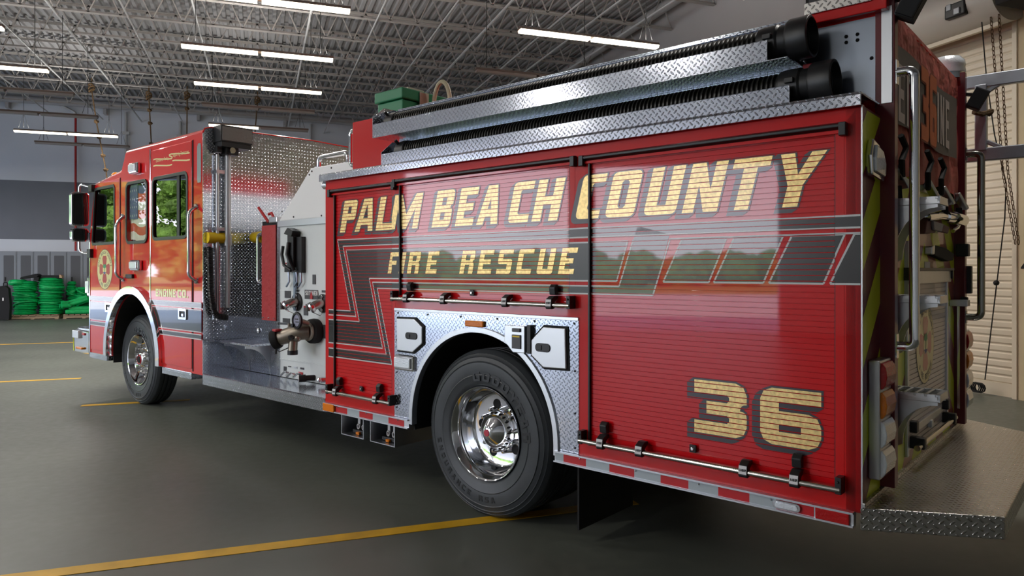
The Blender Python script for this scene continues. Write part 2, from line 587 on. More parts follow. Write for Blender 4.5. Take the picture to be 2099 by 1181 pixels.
BLACK = mat('black_plastic', (0.012, 0.012, 0.013), 0.38)
MATT = mat('matt_black', (0.008, 0.008, 0.008), 0.8)
RUBBER = mat('tyre_rubber', (0.042, 0.047, 0.052), 0.42, spec=0.5, noise=(9, 0.12, (1, 1, 1)))
RUBBERL = mat('tyre_lettering', (0.018, 0.019, 0.020), 0.3)
HOSEB = mat('black_suction_hose', (0.016, 0.015, 0.013), 0.33)
GLASS = thin_glass('tinted_glass', (0.35, 0.40, 0.38), 1.9)
GLASSC = thin_glass('clear_glass', (0.9, 0.92, 0.9), 1.3)
GLASSD = mat('dark_glass', (0.008, 0.010, 0.010), 0.02, ior=1.9)
LENS = mat('clear_lens', (0.75, 0.80, 0.85), 0.12, 0.3, coat=1.0, bump=(120, 0.002))
AMBER = mat('amber_lens', (0.75, 0.20, 0.005), 0.2, coat=0.2, spec=.3, bump=(90, 0.002))
REDL = mat('red_lens', (0.42, 0.01, 0.01), 0.2, coat=0.2, spec=.3, bump=(90, 0.002))
TAPER = mat('red_reflective_tape', (0.55, 0.006, 0.012), 0.35, coat=0.5)
TAPEW = mat('silver_reflective_tape', (0.42, 0.47, 0.50), 0.35, 0.2)
VINYL = mat('red_vinyl_cover', (0.42, 0.035, 0.035), 0.5, bump=(14, 0.01))
VINYLR = mat('faded_red_vinyl', (0.48, 0.10, 0.08), 0.55, bump=(7, 0.03), noise=(4, 0.15, (1, 1, 1)))
VINYLG = mat('grey_vinyl', (0.13, 0.11, 0.10), 0.6)
YELLOW = mat('yellow_plastic', (0.80, 0.55, 0.01), 0.35)
GREENB = mat('green_plastic', (0.008, 0.20, 0.08), 0.45)
GREENH = mat('green_hose_jacket', (0.0, 0.36, 0.085), 0.5, noise=(12, 0.2, (1, 1, 1)))
WOOD = mat('pallet_wood', (0.32, 0.23, 0.14), 0.75, noise=(5, 0.25, (1, 8, 8)))
ROPEM = mat('manila_rope', (0.085, 0.048, 0.018), 0.85, bump=(60, 0.01))
REDP = mat('red_riser_paint', (0.35, 0.01, 0.01), 0.4)
GALV = mat('galvanised_steel', (0.34, 0.36, 0.40), 0.38, 0.85, noise=(8, 0.12, (1, 1, 1)))
BEIGE = mat('door_slat_paint', (0.62, 0.54, 0.42), 0.45, noise=(2, 0.06, (1, 1, 1)))
BEIGEW = mat('beige_wall_paint', (0.52, 0.42, 0.27), 0.7, noise=(2, 0.08, (1, 1, 1)))
WALLR = mat('warm_grey_wall', (0.36, 0.35, 0.345), 0.7, noise=(0.6, 0.05, (1, 1, 1)))
WALLL = mat('pale_grey_wall', (0.62, 0.65, 0.70), 0.7, noise=(0.6, 0.05, (1, 1, 1)))
WALLD = mat('slate_grey_wall', (0.155, 0.165, 0.19), 0.65, noise=(0.8, 0.06, (1, 1, 1)))
DECKM = mat('roof_deck_paint', (0.30, 0.295, 0.30), 0.6)
JOISTM = mat('joist_paint', (0.34, 0.32, 0.30), 0.55)
RODM = mat('conduit_grey', (0.50, 0.50, 0.50), 0.4, 0.3)
LOCKM = mat('locker_grey', (0.20, 0.215, 0.235), 0.45, 0.2)
VENTM = mat('locker_mesh', (0.085, 0.087, 0.095), 0.6)
TUBEM = mat('lit_diffuser', (0.9, 0.9, 0.85), 0.4, emis=(1.0, 0.90, 0.70), es=4.0)
TUBEO = mat('unlit_diffuser', (0.30, 0.28, 0.27), 0.4)
FIXM = mat('fixture_housing', (0.15, 0.11, 0.09), 0.5)
RUST = mat('rusty_chain', (0.10, 0.055, 0.025), 0.6, 0.6)
REDBADGE = mat('red_badge', (0.5, 0.01, 0.03), 0.2, coat=1)
LABELM = mat('dark_label', (0.06, 0.06, 0.065), 0.4)
PINKL = mat('white_label', (0.70, 0.68, 0.68), 0.5)
GREEN = mat('emblem_green', (0.02, 0.25, 0.08), 0.4)
BLUE = mat('emblem_blue', (0.02, 0.03, 0.25), 0.4)
EMRED = mat('emblem_red', (0.45, 0.02, 0.03), 0.4, coat=0.6)
CREAM = mat('emblem_gold', (0.75, 0.66, 0.30), 0.4, coat=0.6)
YPAINT = mat('yellow_floor_paint', (0.60, 0.34, 0.01), 0.5, noise=(5, 0.18, (1, 1, 1)))
ASPH = mat('apron_concrete', (0.62, 0.59, 0.55), 0.8, noise=(0.4, 0.1, (1, 1, 1)))
GRASS = mat('lawn', (0.20, 0.26, 0.04), 0.9, noise=(1.5, 0.3, (1, 1, 1)))
LEAF = mat('leaves', (0.13, 0.24, 0.03), 0.7, noise=(1.2, 0.5, (1, 1, 1)), bump=(3, 0.3))
BARK = mat('bark', (0.12, 0.08, 0.05), 0.9)
BRONZE = mat('dull_brass_casting', (0.30, 0.26, 0.21), 0.36, 0.8)

# concrete floor: sealed, mottled, tyre-worn
FLOOR = mat('sealed_concrete', (0.13, 0.13, 0.105), 0.42, spec=0.45)
nt = FLOOR.node_tree
pb = nt.nodes['Principled BSDF']
tc = nn(nt, 'ShaderNodeTexCoord')
n1 = nn(nt, 'ShaderNodeTexNoise'); n1.inputs['Scale'].default_value = 0.55; n1.inputs['Detail'].default_value = 7
n2 = nn(nt, 'ShaderNodeTexNoise'); n2.inputs['Scale'].default_value = 14; n2.inputs['Detail'].default_value = 6
nt.links.new(tc.outputs['Object'], n1.inputs[0]); nt.links.new(tc.outputs['Object'], n2.inputs[0])
s_ = mth(nt, 'ADD', mth(nt, 'MULTIPLY', n1.outputs[0], 0.7), mth(nt, 'MULTIPLY', n2.outputs[0], 0.3))
rp = nn(nt, 'ShaderNodeValToRGB')
rp.color_ramp.elements[0].position = 0.36; rp.color_ramp.elements[0].color = (0.078, 0.085, 0.070, 1)
rp.color_ramp.elements[1].position = 0.66; rp.color_ramp.elements[1].color = (0.125, 0.133, 0.110, 1)
nt.links.new(s_, rp.inputs[0]); nt.links.new(rp.outputs[0], pb.inputs['Base Color'])
mr_ = nn(nt, 'ShaderNodeMapRange'); nt.links.new(n2.outputs[0], mr_.inputs[0])
mr_.inputs[3].default_value = 0.30; mr_.inputs[4].default_value = 0.55
nt.links.new(mr_.outputs[0], pb.inputs['Roughness'])

ORD = ('first second third fourth fifth sixth seventh eighth ninth tenth eleventh twelfth thirteenth fourteenth fifteenth sixteenth').split()
# ================================================================== the room
b = MB(); b.box(WL - 0.3, WR + 0.3, WF - 0.3, WB + 0.3, -0.2, 0)
struct(b.obj('floor', FLOOR))
def floor_line(x0, x1, y, w, label):
    b = MB(); b.box(x0, x1, y - w / 2, y + w / 2, 0.0005, 0.003)
    tag(b.obj('floor_line', YPAINT), label, 'floor marking', 'yellow bay lines')
floor_line(-1.75, 2.4, 4.28, 0.11, 'long yellow floor line passing under the rear wheel')
floor_line(-1.95, -0.8, 9.47, 0.10, 'yellow floor line starting left of the front wheel')
floor_line(-9.5, -2.45, 11.88, 0.10, 'yellow floor line left of the front bumper')
floor_line(-11.5, -3.3, 17.9, 0.10, 'thin yellow floor line farthest towards the lockers')

# roof deck: trapezoid ribs running away from the camera
pts = []
x = WL
P_ = 0.19
while x < WR:
    pts += [(x, DECK), (x + 0.075, DECK), (x + 0.095, DECK + 0.05), (x + 0.17, DECK + 0.05)]
    x += P_
pts = [p for p in pts if p[0] < WR] + [(WR, DECK)]
b = MB()
vs = [(a, WF, z) for a, z in pts] + [(a, WB, z) for a, z in pts]
n_ = len(pts)
b.add(vs, [(i, i + 1, n_ + i + 1, n_ + i) for i in range(n_ - 1)])
b.box(WL - 0.3, WR + 0.3, WF - 0.3, WB + 0.3, DECK + 0.06, DECK + 0.25)
struct(b.obj('ceiling', DECKM))
# walls
b = MB()
b.box(WL, WR, WB, WB + 0.3, 4.65, DECK + 0.06, 0)
b.box(WL, WR, WB, WB + 0.3, 2.64, 4.65, 1)
b.box(WL, WR, WB, WB + 0.3, 0, 2.64, 0)
struct(b.obj('wall_back', [WALLL, WALLD]))
b = MB()
DB0, DB1, DH = 6.15, 11.2, 4.55       # closed roll-up door in the side wall
b.box(WR, WR + 0.3, WF, DB0, 0, 4.75, 1)
b.box(WR, WR + 0.3, DB1, WB, 0, 4.75, 0)
b.box(WR, WR + 0.3, WF, WB, 4.75, DECK + 0.06, 0)
struct(b.obj('wall_right', [WALLR, BEIGEW]))
b = MB()
edges = [WF] + [e for p in BAYS for e in p] + [WB]
for i in range(0, len(edges), 2):
    b.box(WL - 0.3, WL, edges[i], edges[i + 1], 0, BAY_H)
b.box(WL - 0.3, WL, WF, WB, BAY_H, DECK + 0.06)
struct(b.obj('wall_left', WALLL))
b = MB()      # a closed roll-up door between the open bays
for k in range(42):
    b.box(WL + .001, WL + .012, 10.95, 15.25, 0.02 + k * .10, 0.105 + k * .10)
struct(b.obj('door_2', mat('closed_bay_door', (.10, .10, .10), .6)))
b = MB(); b.box(WL - 0.3, WR + 0.3, WF - 0.3, WF, 0, DECK + 0.06)
struct(b.obj('wall_front', WALLL))
# closed roll-up door
b = MB()
prof = []
z = 0.16
while z < DH + 0.1:
    prof += [(0.0, z), (-0.012, z + 0.02), (-0.012, z + 0.075), (0.0, z + 0.088)]
    z += 0.098
m_ = len(prof)
XD = WR + 0.09
vs = [(XD + a, DB0, z) for a, z in prof] + [(XD + a, DB1, z) for a, z in prof]
b.add(vs, [(i, i + 1, m_ + i + 1, m_ + i) for i in range(m_ - 1)])
b.box(XD - 0.02, XD + 0.02, DB0, DB1, 0.0, 0.165)
b.box(XD + 0.03, XD + 0.06, DB0, DB1, 0.0, DH + 0.2)
d1 = struct(b.obj('door_1', BEIGE))
b = MB()
b.box(WR - 0.02, XD + 0.02, DB0 - 0.04, DB0 + 0.02, 0, DH + 0.1)
b.box(WR - 0.02, XD + 0.02, DB1 - 0.02, DB1 + 0.04, 0, DH + 0.1)
b.obj('guide_rail', BEIGE, d1, bevel=0.004)
b = MB()
b.cyl((WR - 0.20, DB0 - 0.10, DH + 0.36), (WR - 0.20, DB1 + 0.1, DH + 0.36), 0.34, 32)
b.obj('drum_hood', mat('hood_paint', (0.50, 0.47, 0.42), 0.45), d1)
b = MB(); b.box(WR - 0.28, WR - 0.22, DB0, DB1, DH - 0.02, DH + 0.03); b.obj('hood_lip', BEIGE, d1)
b = MB()
for o_, h_ in word('4', 6.00, 1.575, 0.085, 0.07, 0)[0]:
    b.prism([(12.07 - y_, z_) for y_, z_ in o_], WR - 0.004, WR - 0.001, 'yz')
tag(b.obj('bay_number', MATT), 'black numeral 4 on the beige pier beside the roll-up door', 'sign')
b = MB(); b.box(WR - 0.05, WR, 7.9, 9.62, 4.9 + 0.55, 7.1); b.box(WR - 0.06, WR - 0.045, 7.98, 9.54, 5.53, 7.02, 1)
tag(b.obj('wall_panel', [MATT, mat('slate_board', (0.05, 0.055, 0.06), 0.35)]), 'large dark board high on the side wall above the truck', 'board')

# joists
def joist(y, k, first=[None]):
    z0, z1 = 6.93, 7.60
    if first[0] is None:
        b = MB()
        x0, x1 = WL + 0.02, WR - 0.02
        for zz in (z0, z1):
            b.box(x0, x1, -0.055, -0.006, zz - 0.004, zz + 0.004)
            b.box(x0, x1, 0.006, 0.055, zz - 0.004, zz + 0.004)
            s_ = 1 if zz == z0 else -1
            b.box(x0, x1, -0.011, -0.005, zz, zz + 0.05 * s_)
            b.box(x0, x1, 0.005, 0.011, zz, zz + 0.05 * s_)
        nk = 36
        p = (x1 - x0) / nk
        for i in range(nk):
            xa = x0 + i * p
            b.bar((xa, 0, z0), (xa + p / 2, 0, z1), 0.022, 0.022)
            b.bar((xa + p / 2, 0, z1), (xa + p, 0, z0), 0.022, 0.022)
        o = b.obj('roof_joist', JOISTM)
        first[0] = o
    else:
        o = first[0].copy(); link(o)
    o.location = (0, y, 0)
    tag(o, 'grey open-web steel joist under the roof deck, %s from the locker wall' % ORD[k], 'joist', 'open-web roof joists')
for k in range(15):
    joist(26.33 - 1.57 * k, k)
for i, ax in enumerate((-8.6, -6.7, -5.2, -3.97, -2.6, -1.26, 1.0, 2.35, 3.7, 4.7, 6.0, 6.7, 7.7)):
    b = MB()
    b.tube([(ax, 3.0, 6.90), (ax, WB - 0.05, 6.90)], 0.020 if i % 3 else 0.028, 8)
    tag(b.obj('ceiling_pipe', RODM), 'thin grey pipe crossing under the roof joists towards the lockers, %s from the left' % ORD[i], 'pipe', 'thin pipes under the joists')
b = MB()
b.tube([(WL + .1, WB - 0.28, 7.36), (WR - .1, WB - 0.28, 7.36)], 0.13, 16)
for ax in (-11, -8, -5.1, -2.1, 0.9, 3.9, 6.9):
    b.box(ax - 0.05, ax + 0.05, WB - 0.3, WB, 7.05, 7.25)
tag(b.obj('wall_pipe', mat('pipe_paint', (0.38, 0.37, 0.37), 0.5)), 'thick pale pipe along the top of the back wall', 'pipe')
b = MB()
b.tube([(WR - 0.25, 4.0, 7.4), (WR - 0.25, WB - .5, 7.4)], 0.12, 16)
tag(b.obj('wall_pipe', mat('pipe_paint_side', (0.38, 0.37, 0.37), 0.5)), 'thick pale pipe along the top of the side wall right', 'pipe')
for ax, z0, z1 in ((-4.47, 5.1, 7.2), (-2.72, 5.3, 7.0), (1.85, 4.6, 7.2)):
    b = MB(); b.tube([(ax, WB - 0.08, z0), (ax, WB - 0.08, z1)], 0.045, 10)
    b.box(ax - 0.11, ax + 0.11, WB - 0.14, WB, (z0 + z1) / 2 + .25, (z0 + z1) / 2 + 0.35)
    tag(b.obj('wall_conduit', RODM), {-4.47: 'vertical grey conduit on the back wall nearest the red riser pipe', -2.72: 'vertical grey conduit on the back wall above the cab roof',
         1.85: 'vertical grey conduit on the back wall behind the pump cover'}[ax], 'conduit')
b = MB()
b.tube([(-6.02, WB - 0.12, 2.26), (-6.02, WB - 0.12, 6.95)], 0.035, 12)
b.tube(bend([(-6.02, WB - 0.12, 6.9), (-6.02, WB - 0.12, 7.05), (-6.5, WB - .15, 7.3)], .08), 0.045, 10, mi=1)
b.cyl((-6.02, WB - 0.12, 6.9), (-6.02, WB - 0.12, 7.0), 0.07, 12)
tag(b.obj('riser_pipe', [REDP, RODM]), 'thin red fire riser pipe running down the back wall', 'pipe')

# fluorescent fixtures
LPH = ('lit', 'unlit')
def fixture(x, y, lit, label, z=5.25, parts={}):
    t = empty('pendant_light', (x, y, z))
    tag(t, label, 'light', 'long pendant fluorescent lights')
    key = lit
    if key not in parts:
        b = MB(); b.prism([(-0.075, 0.03), (0.075, 0.03), (0.05, 0.075), (-0.05, 0.075)], -1.22, 1.22, 'yz')
        h = b.obj('housing', FIXM, t, bevel=0.004)
        ds = []
        for s0, s1 in ((-1.21, -0.03), (0.03, 1.21)):
            b = MB(); b.prism([(-0.07, 0.028), (0.07, 0.028), (0.055, -0.012), (-0.055, -0.012)], s0, s1, 'yz')
            on = lit is True or (lit == 'half' and s0 < -1)
            ds.append(b.obj('diffuser', TUBEM if on else TUBEO, t))
        b = MB()
        for sx_ in (-1.0, 1.0):
            b.cut(); b.tube([(sx_, 0, 0.1), (sx_, 0, 1.68)], 0.006, 5)
            b.tube([(sx_ - 0.12, 0, 0.1), (sx_, 0, 0.5), (sx_ + 0.12, 0, 0.1)], 0.005, 5)
        b.obj('hanger_wire', MATT, t)
        parts[key] = list(t.children)
        if lit:
            for up in (0, 1):   # tubes shine down through the diffuser and up through the slots of the housing
                ld = bpy.data.lights.new('tube_light', 'AREA')
                ld.shape = 'RECTANGLE'
                ld.size = 2.4 if lit is True else 1.2
                ld.size_y = 0.12
                ld.energy = (LAMP_UP if up else LAMP_DOWN) * (1 if lit is True else .5)
                ld.color = (1.0, 0.96, 0.90)
                lo = link(bpy.data.objects.new('tube_light', ld))
                lo.parent = t
                lo.location = (0 if lit is True else -.6, 0, 0.115 if up else -0.035)
                if up:
                    lo.rotation_euler = (PI, 0, 0)
                parts[key].append(lo)
    else:
        for p in parts[key]:
            c = p.copy(); link(c); c.parent = t
L2 = [(-4.9, 12.85, True, 'lit pendant light whose end shows at the far left edge above the others'),
      (-4.9, 15.3, True, 'lit pendant light cut off by the left edge of the photo'),
      (-4.9, 17.25, False, 'unlit pendant light at left just beyond the cut-off lit one'),
      (-4.9, 19.6, False, 'unlit pendant light at left in front of the wall pipe'),
      (-4.9, 22.15, True, 'lit pendant light hanging low left against the back wall'),
      (-4.9, 24.0, False, 'unlit pendant light at left, farthest and lowest of its row'),
      (0.0, 10.35, True, 'lit pendant light nearest the camera at top centre-left'),
      (0.0, 12.85, True, 'lit pendant light second from the camera in the middle row'),
      (0.0, 15.3, True, 'lit pendant light third from the camera in the middle row'),
      (0.0, 17.3, False, 'unlit pendant light in the middle row above the cab'),
      (0.0, 19.6, 'half', 'half-lit pendant light seen just over the cab roof'),
      (4.98, 8.0, True, 'lit pendant light at the top edge right of centre'),
      (4.98, 10.3, True, 'lit pendant light hanging above the suction hose trays'),
      (4.98, 12.65, False, 'unlit pendant light partly hidden by the upper hose tray')]
for x_, y_ in ((-4.9, 7.9), (-4.9, 3.1), (-9.8, -1.8), (-9.8, 5.5), (-9.8, 12.8), (-9.8, 20.0), (4.98, 3.1)):  # unseen lights continuing the grid; the half-lit one is added to light the rear
    L2.append((x_, y_, True if x_ < 4 else 'half', 'lit pendant light out of frame beside or behind the camera, %s of those' % ORD[len(L2) - 14] if x_ < 4 else 'half-lit pendant light added out of frame to light the rear step'))
for a in L2:
    fixture(*a)

# knotted ropes
def rope(pts, label, knots):
    b = MB()
    P0 = [Vector(p) for p in pts]
    b.tube(P0, 0.017, 8)
    for k in knots:
        t = k * (len(P0) - 1); i = min(int(t), len(P0) - 2)
        p = P0[i].lerp(P0[i + 1], t - i)
        b.ball(p, 0.04, 10, sq=(1, 1, 1.3))
        b.tube([p + Vector((0.05 * math.cos(a), 0.05 * math.sin(a), 0.03 * math.sin(2 * a))) for a in [2 * PI * j / 8 for j in range(8)]], 0.02, 6, closed=True)
    top = P0[0]
    for a in (0, 1, 2):
        b.tube([top + Vector((0.07 * math.cos(q), 0.07 * math.sin(q) , 0.05 * math.cos(q + a) + 0.06 * a)) for q in [2 * PI * j / 9 for j in range(9)]], 0.022, 6, closed=True)
    b.tube([top, top + Vector((0, 0, 0.35))], 0.02, 6)
    tag(b.obj('knotted_rope', ROPEM), label, 'rope', 'knotted training ropes')
rope([(-4.52, 23.19, 6.72), (-4.35, 23.0, 5.7), (-4.08, 22.8, 4.35), (-3.9, 22.8, 0.9)], 'brown knotted rope slanting down behind the windscreen roof, leftmost', (.42, .55, .3, .65, .8, .9))
rope([(-3.05, 23.19, 6.62), (-2.98, 23.0, 5.6), (-2.93, 23, 4.6), (-2.9, 23, 1.0)], 'brown knotted rope hanging straight, second from the left', (.12, .25, .45, .6, .8))
rope([(-2.03, 23.19, 6.70), (-2.02, 23, 5.6), (-2.0, 23, 4.5), (-2.0, 23, 1.0)], 'brown knotted rope hanging straight above the cab door', (.1, .5, .7))
rope([(-0.06, 23.19, 6.72), (-0.13, 23, 5.8), (-0.22, 23, 4.5), (-0.25, 23, 1.0)], 'brown rope beside the diamond plate bulkhead, rightmost', (.08, .5, .7))

# lockers
def locker(x, first=[]):
    t = empty('locker', (x, 28.0, 0))
    if not first:
        b = MB(); b.box(0.003, 0.482, 0, 0.48, 0.1, 2.22); b.box(0.003, 0.482, 0.05, 0.48, 0, 0.1)
        p1 = b.obj('body', LOCKM, t, bevel=0.004)
        b = MB(); b.prism(rrect(0.03, 0.455, 0.14, 2.18, 0.01), -0.014, -0.001)
        p2 = b.obj('door', LOCKM, t, bevel=0.003)
        b = MB(); b.prism(rrect(0.11, 0.40, 0.25, 2.08, 0.02), -0.019, -0.0145)
        b.obj('mesh_panel', VENTM, p2)
        b = MB(); b.box(0.13, 0.17, -0.045, -0.0195, 1.22, 1.36)
        b.obj('handle', BLACK, p2, bevel=0.004)
        first += [p1, p2]
    else:
        for p in first:
            copy_tree(p, t)
    return t
names = ['at the left edge of the photo', 'second from the left edge', 'behind the left green hose stack', 'right of the first hose stack', 'behind the black bag on the hose',
         'above the rear hose pile', 'above the loose hose rolls', 'beside the side mirror', 'half hidden by the cab']
for i in range(8):
    t = locker(-8.62 + 0.485 * i)
    tag(t, 'tall grey steel locker ' + names[i], 'locker', 'grey lockers along the back wall')

# pallets, hose stacks and bag
def pallet(x, y, w, label):
    b = MB()
    for i in range(7):
        b.box(x - w / 2 + i * w / 7 + .01, x - w / 2 + (i + 1) * w / 7 - 0.02, y - 0.5, y + 0.5, 0.115, 0.14)
    for q in (-0.45, 0, 0.41):
        b.box(x - w / 2, x + w / 2, y + q, y + q + 0.09, 0.02, 0.115)
    for q in (0, .5, 1):
        b.box(x - w / 2 + q * (w - .1), x - w / 2 + q * (w - .1) + .1, y - 0.5, y + 0.5, 0, 0.02)
    tag(b.obj('pallet', WOOD), label, 'pallet', 'wooden pallets')
pallet(-6.9, 27.3, 1.45, 'low wooden pallet under the two tall green hose stacks')
pallet(-5.45, 27.3, 1.2, 'low wooden pallet under the loose green hose rolls')
def coil(x, y, z0, z1, r, label, seed):
    rr = random.Random(seed)
    b = MB()
    z = z0 + 0.03
    prof = [(0.0, z0), (r * .8, z0)]
    k = 0
    while z < z1 - 0.02:
        h = rr.uniform(0.045, 0.07)
        q = r + rr.uniform(-0.035, 0.02)
        prof += [(q - 0.03, z - h / 2 + .003), (q, z - h * .25), (q + 0.004, z + h * .1), (q - 0.03, z + h / 2 - .003)]
        z += h; k += 1
    prof += [(r * 0.8, z), (r * 0.35, z + 0.01), (0, z - 0.02)]
    b.lathe([(a, h - z0) for a, h in prof], (x, y, z0), (0, 0, 1), 36)
    # hose laps crossing the stack at a slant
    for q in range(5):
        zz = rr.uniform(z0 + .15, z1 - .15); tl = rr.uniform(-.12, .12); ph = rr.uniform(0, 6)
        b.tube([(x + (r + 0.012) * math.cos(a), y + (r + 0.012) * math.sin(a), zz + tl * math.sin(a + ph)) for a in [2 * PI * j / 28 for j in range(28)]], 0.026, 7, closed=True)
    for v in range(len(b.v)):
        px, py, pz = b.v[v]
        b.v[v] = (px + 0.02 * math.sin(pz * 9 + seed), py, pz)
    tag(b.obj('hose_stack', GREENH, base=(x, y, z0)), label, 'fire hose', 'green hose on pallets')
coil(-7.20, 27.25, 0.141, 1.24, 0.325, 'tall stack of bright green fire hose left, a lap bulging at its top', 3)
coil(-6.48, 27.25, 0.141, 1.31, 0.335, 'tall stack of bright green fire hose with a flat black case on it', 5)
coil(-5.62, 27.55, 0.141, 1.02, 0.21, 'darker green hose stack behind the loose rolls, lower right one', 11)
coil(-5.96, 27.60, 0.141, 1.20, 0.15, 'darker green hose stack just right of the tall stacks', 8)
coil(-8.2, 27.2, 0.002, 0.95, 0.33, 'green hose stack cut off by the left edge of the photo', 21)
b = MB()
b.tube([(-7.38 + 0.17 * math.cos(a), 27.1 + .2 * math.sin(a), 1.19 + 0.01 * math.sin(3 * a)) for a in [2 * PI * j / 20 for j in range(20)]], 0.09, 10, closed=True)
tag(b.obj('hose_lap', GREENH), 'fat green hose lap drooping over the left stack', 'fire hose')
def roll(x, y, z, ang, ln, r, label, tilt=0.0):
    b = MB()
    d = Vector((math.cos(ang), math.sin(ang), tilt)) * ln / 2
    c = Vector((x, y, z))
    s = d.cross(Vector((0, 0, 1))).normalized() * r * 1.5
    b.tube([c - d - s, c + d - s], r, 10)
    b.tube([c + d - s, c + d * 1.1, c + d + s], r * 0.9, 8)
    b.tube([c + d + s, c - d + s], r, 10)
    b.tube([c - d * .8 + Vector((0, 0, r * 1.3)), c + d * .9 + Vector((0, 0, r * 1.3))], r, 10)
    tag(b.obj('folded_hose', GREENH), label, 'fire hose', 'green hose on pallets')
roll(-5.55, 26.93, 0.22, 0.05, 0.85, 0.075, 'folded green hose lying lowest along the pallet edge')
roll(-5.68, 27.0, 0.52, 0.12, 0.62, 0.065, 'folded green hose sloping up to the right on the pile', 0.35)
roll(-6.0, 26.80, 0.42, 0.5, 0.22, 0.07, 'short folded green hose end at the pile\'s left, by the tall stacks')
roll(-5.08, 27.0, 0.50, 0.9, 0.34, 0.07, 'green hose bundle on the pile right beside the bumper lamp')
roll(-5.12, 26.95, 0.25, 0.3, 0.4, 0.08, 'green hose bundle at the pallet\'s right end by the bumper')
b = MB()
b.prism([(-7.83, 0.05), (-7.44, 0.02), (-7.42, 0.5), (-7.46, 1.0), (-7.55, 1.10), (-7.72, 1.08), (-7.80, 0.98), (-7.84, .5)], 26.45, 26.68)
b.tube(bend([(-7.62, 26.57, 1.06), (-7.62, 26.57, 1.2), (-7.52, 26.57, 1.2), (-7.52, 26.57, 1.06)], .04), 0.015, 6)
b.cyl((-7.8, 26.43, 0.06), (-7.8, 26.51, 0.06), 0.06, 12)
b.box(-7.62, -7.58, 26.442, 26.452, .62, .72, 1)
tag(b.obj('equipment_bag', [MATT, PINKL], bevel=0.02), 'tall black equipment bag standing left of the green hose', 'bag')
b = MB()
b.box(-6.72, -6.22, 27.05, 27.5, 1.312, 1.42)
tag(b.obj('flat_case', [MATT], bevel=0.01), 'flat black case lying on the second hose stack', 'case')
b = MB()
b.prism([(-7.3, 1.30), (-6.82, 1.36), (-6.78, 1.42), (-6.86, 1.47), (-7.28, 1.36)], 27.0, 27.45)
b.prism([(-6.9, 1.25), (-6.76, 1.23), (-6.74, 1.36), (-6.88, 1.36)], 26.9, 27.2)
tag(b.obj('folded_bag', [MATT], bevel=0.012), 'crumpled black bag draped over the left hose stack', 'bag')
b = MB()
b.prism([(-6.21, 1.325), (-6.13, 1.325), (-6.15, 1.42), (-6.21, 1.44)], 27.05, 27.3)
tag(b.obj('wood_block', mat('pale_wood', (.5, .33, .2), .7), bevel=.004), 'small pale wood block beside the flat black case', 'block')

# chain operator of the door
t = empty('door_operator', (8.25, 6.35, 4.6))
tag(t, 'black chain-driven door operator above the roll-up door', 'motor')
b = MB()
b.box(-.05, .35, -.30, .28, .25, .55)
b.box(-.12, .1, .02, .30, .12, .30)
b.cyl((0.05, -0.30, .4), (.05, -.42, .4), .16, 20)
b.obj('gearbox', BLACK, t, bevel=.02)
b = MB(); b.box(-.13, -.02, .20, .27, .22, .30); b.box(-.14, -.02, .08, .16, .14, .22)
b.obj('cover_plate', mat('operator_plate', (.25, .26, .28), .4, .5), t, bevel=.008)
b = MB(); b.cyl((-.05, -.12, .26), (.02, -.12, .26), .14, 20)
b.obj('chain_wheel', RUST, t)
b = MB(); b.box(8.0, 8.6, 5.35, 5.90, 4.63, 5.6)
tag(b.obj('control_box', MATT, bevel=.02), 'big black box at the top right corner beside the chains', 'box')
def chain(p0, p1, p2, label):
    b = MB()
    P0 = [Vector(p) for p in (p0, p1, p2)]
    L1 = (P0[1] - P0[0]).length; L2_ = (P0[2] - P0[1]).length
    s = 0; k = 0; st = 0.052
    while s < L1 + L2_:
        p = P0[0].lerp(P0[1], s / L1) if s < L1 else P0[1].lerp(P0[2], (s - L1) / L2_)
        u = Vector((0, 1, 0)) if k % 2 else Vector((1, 0, 0))
        b.tube([p + u * (0.014 * math.cos(a)) + Vector((0, 0, 0.032 * math.sin(a))) for a in [2 * PI * j / 8 for j in range(8)]], 0.0055, 4, closed=True)
        s += st; k += 1
    tag(b.obj('pull_chain', RUST), label, 'chain', 'door pull chains')
chain((8.3, 6.17, 4.70), (8.3, 6.02, 2.75), (8.34, 5.9, 1.9), 'rusty pull chain hanging before the door, left strand')
chain((8.3, 6.07, 4.70), (8.3, 5.96, 2.75), (8.34, 5.86, 1.9), 'rusty pull chain hanging before the door, right strand')
b = MB()
b.tube([(8.3, 6.28, 4.6), (8.3, 6.22, 3.9), (8.3, 6.12, 3.2), (8.33, 6.0, 2.6), (8.5, 6.14, 2.2), (8.58, 6.45, 0.2)], 0.007, 6)
b.ball((8.52, 6.26, 1.42), 0.035, 8)
for a in range(9):
    b.tube([(8.55 + .02 * a % .05, 6.5 + .07 * math.cos(q) + .01 * a, .09 + .06 * math.sin(q)) for q in [2 * PI * j / 10 for j in range(10)]], .007, 5, closed=True)
tag(b.obj('pull_rope', MATT), 'thin dark rope slanting down the roll-up door to a heap', 'rope')

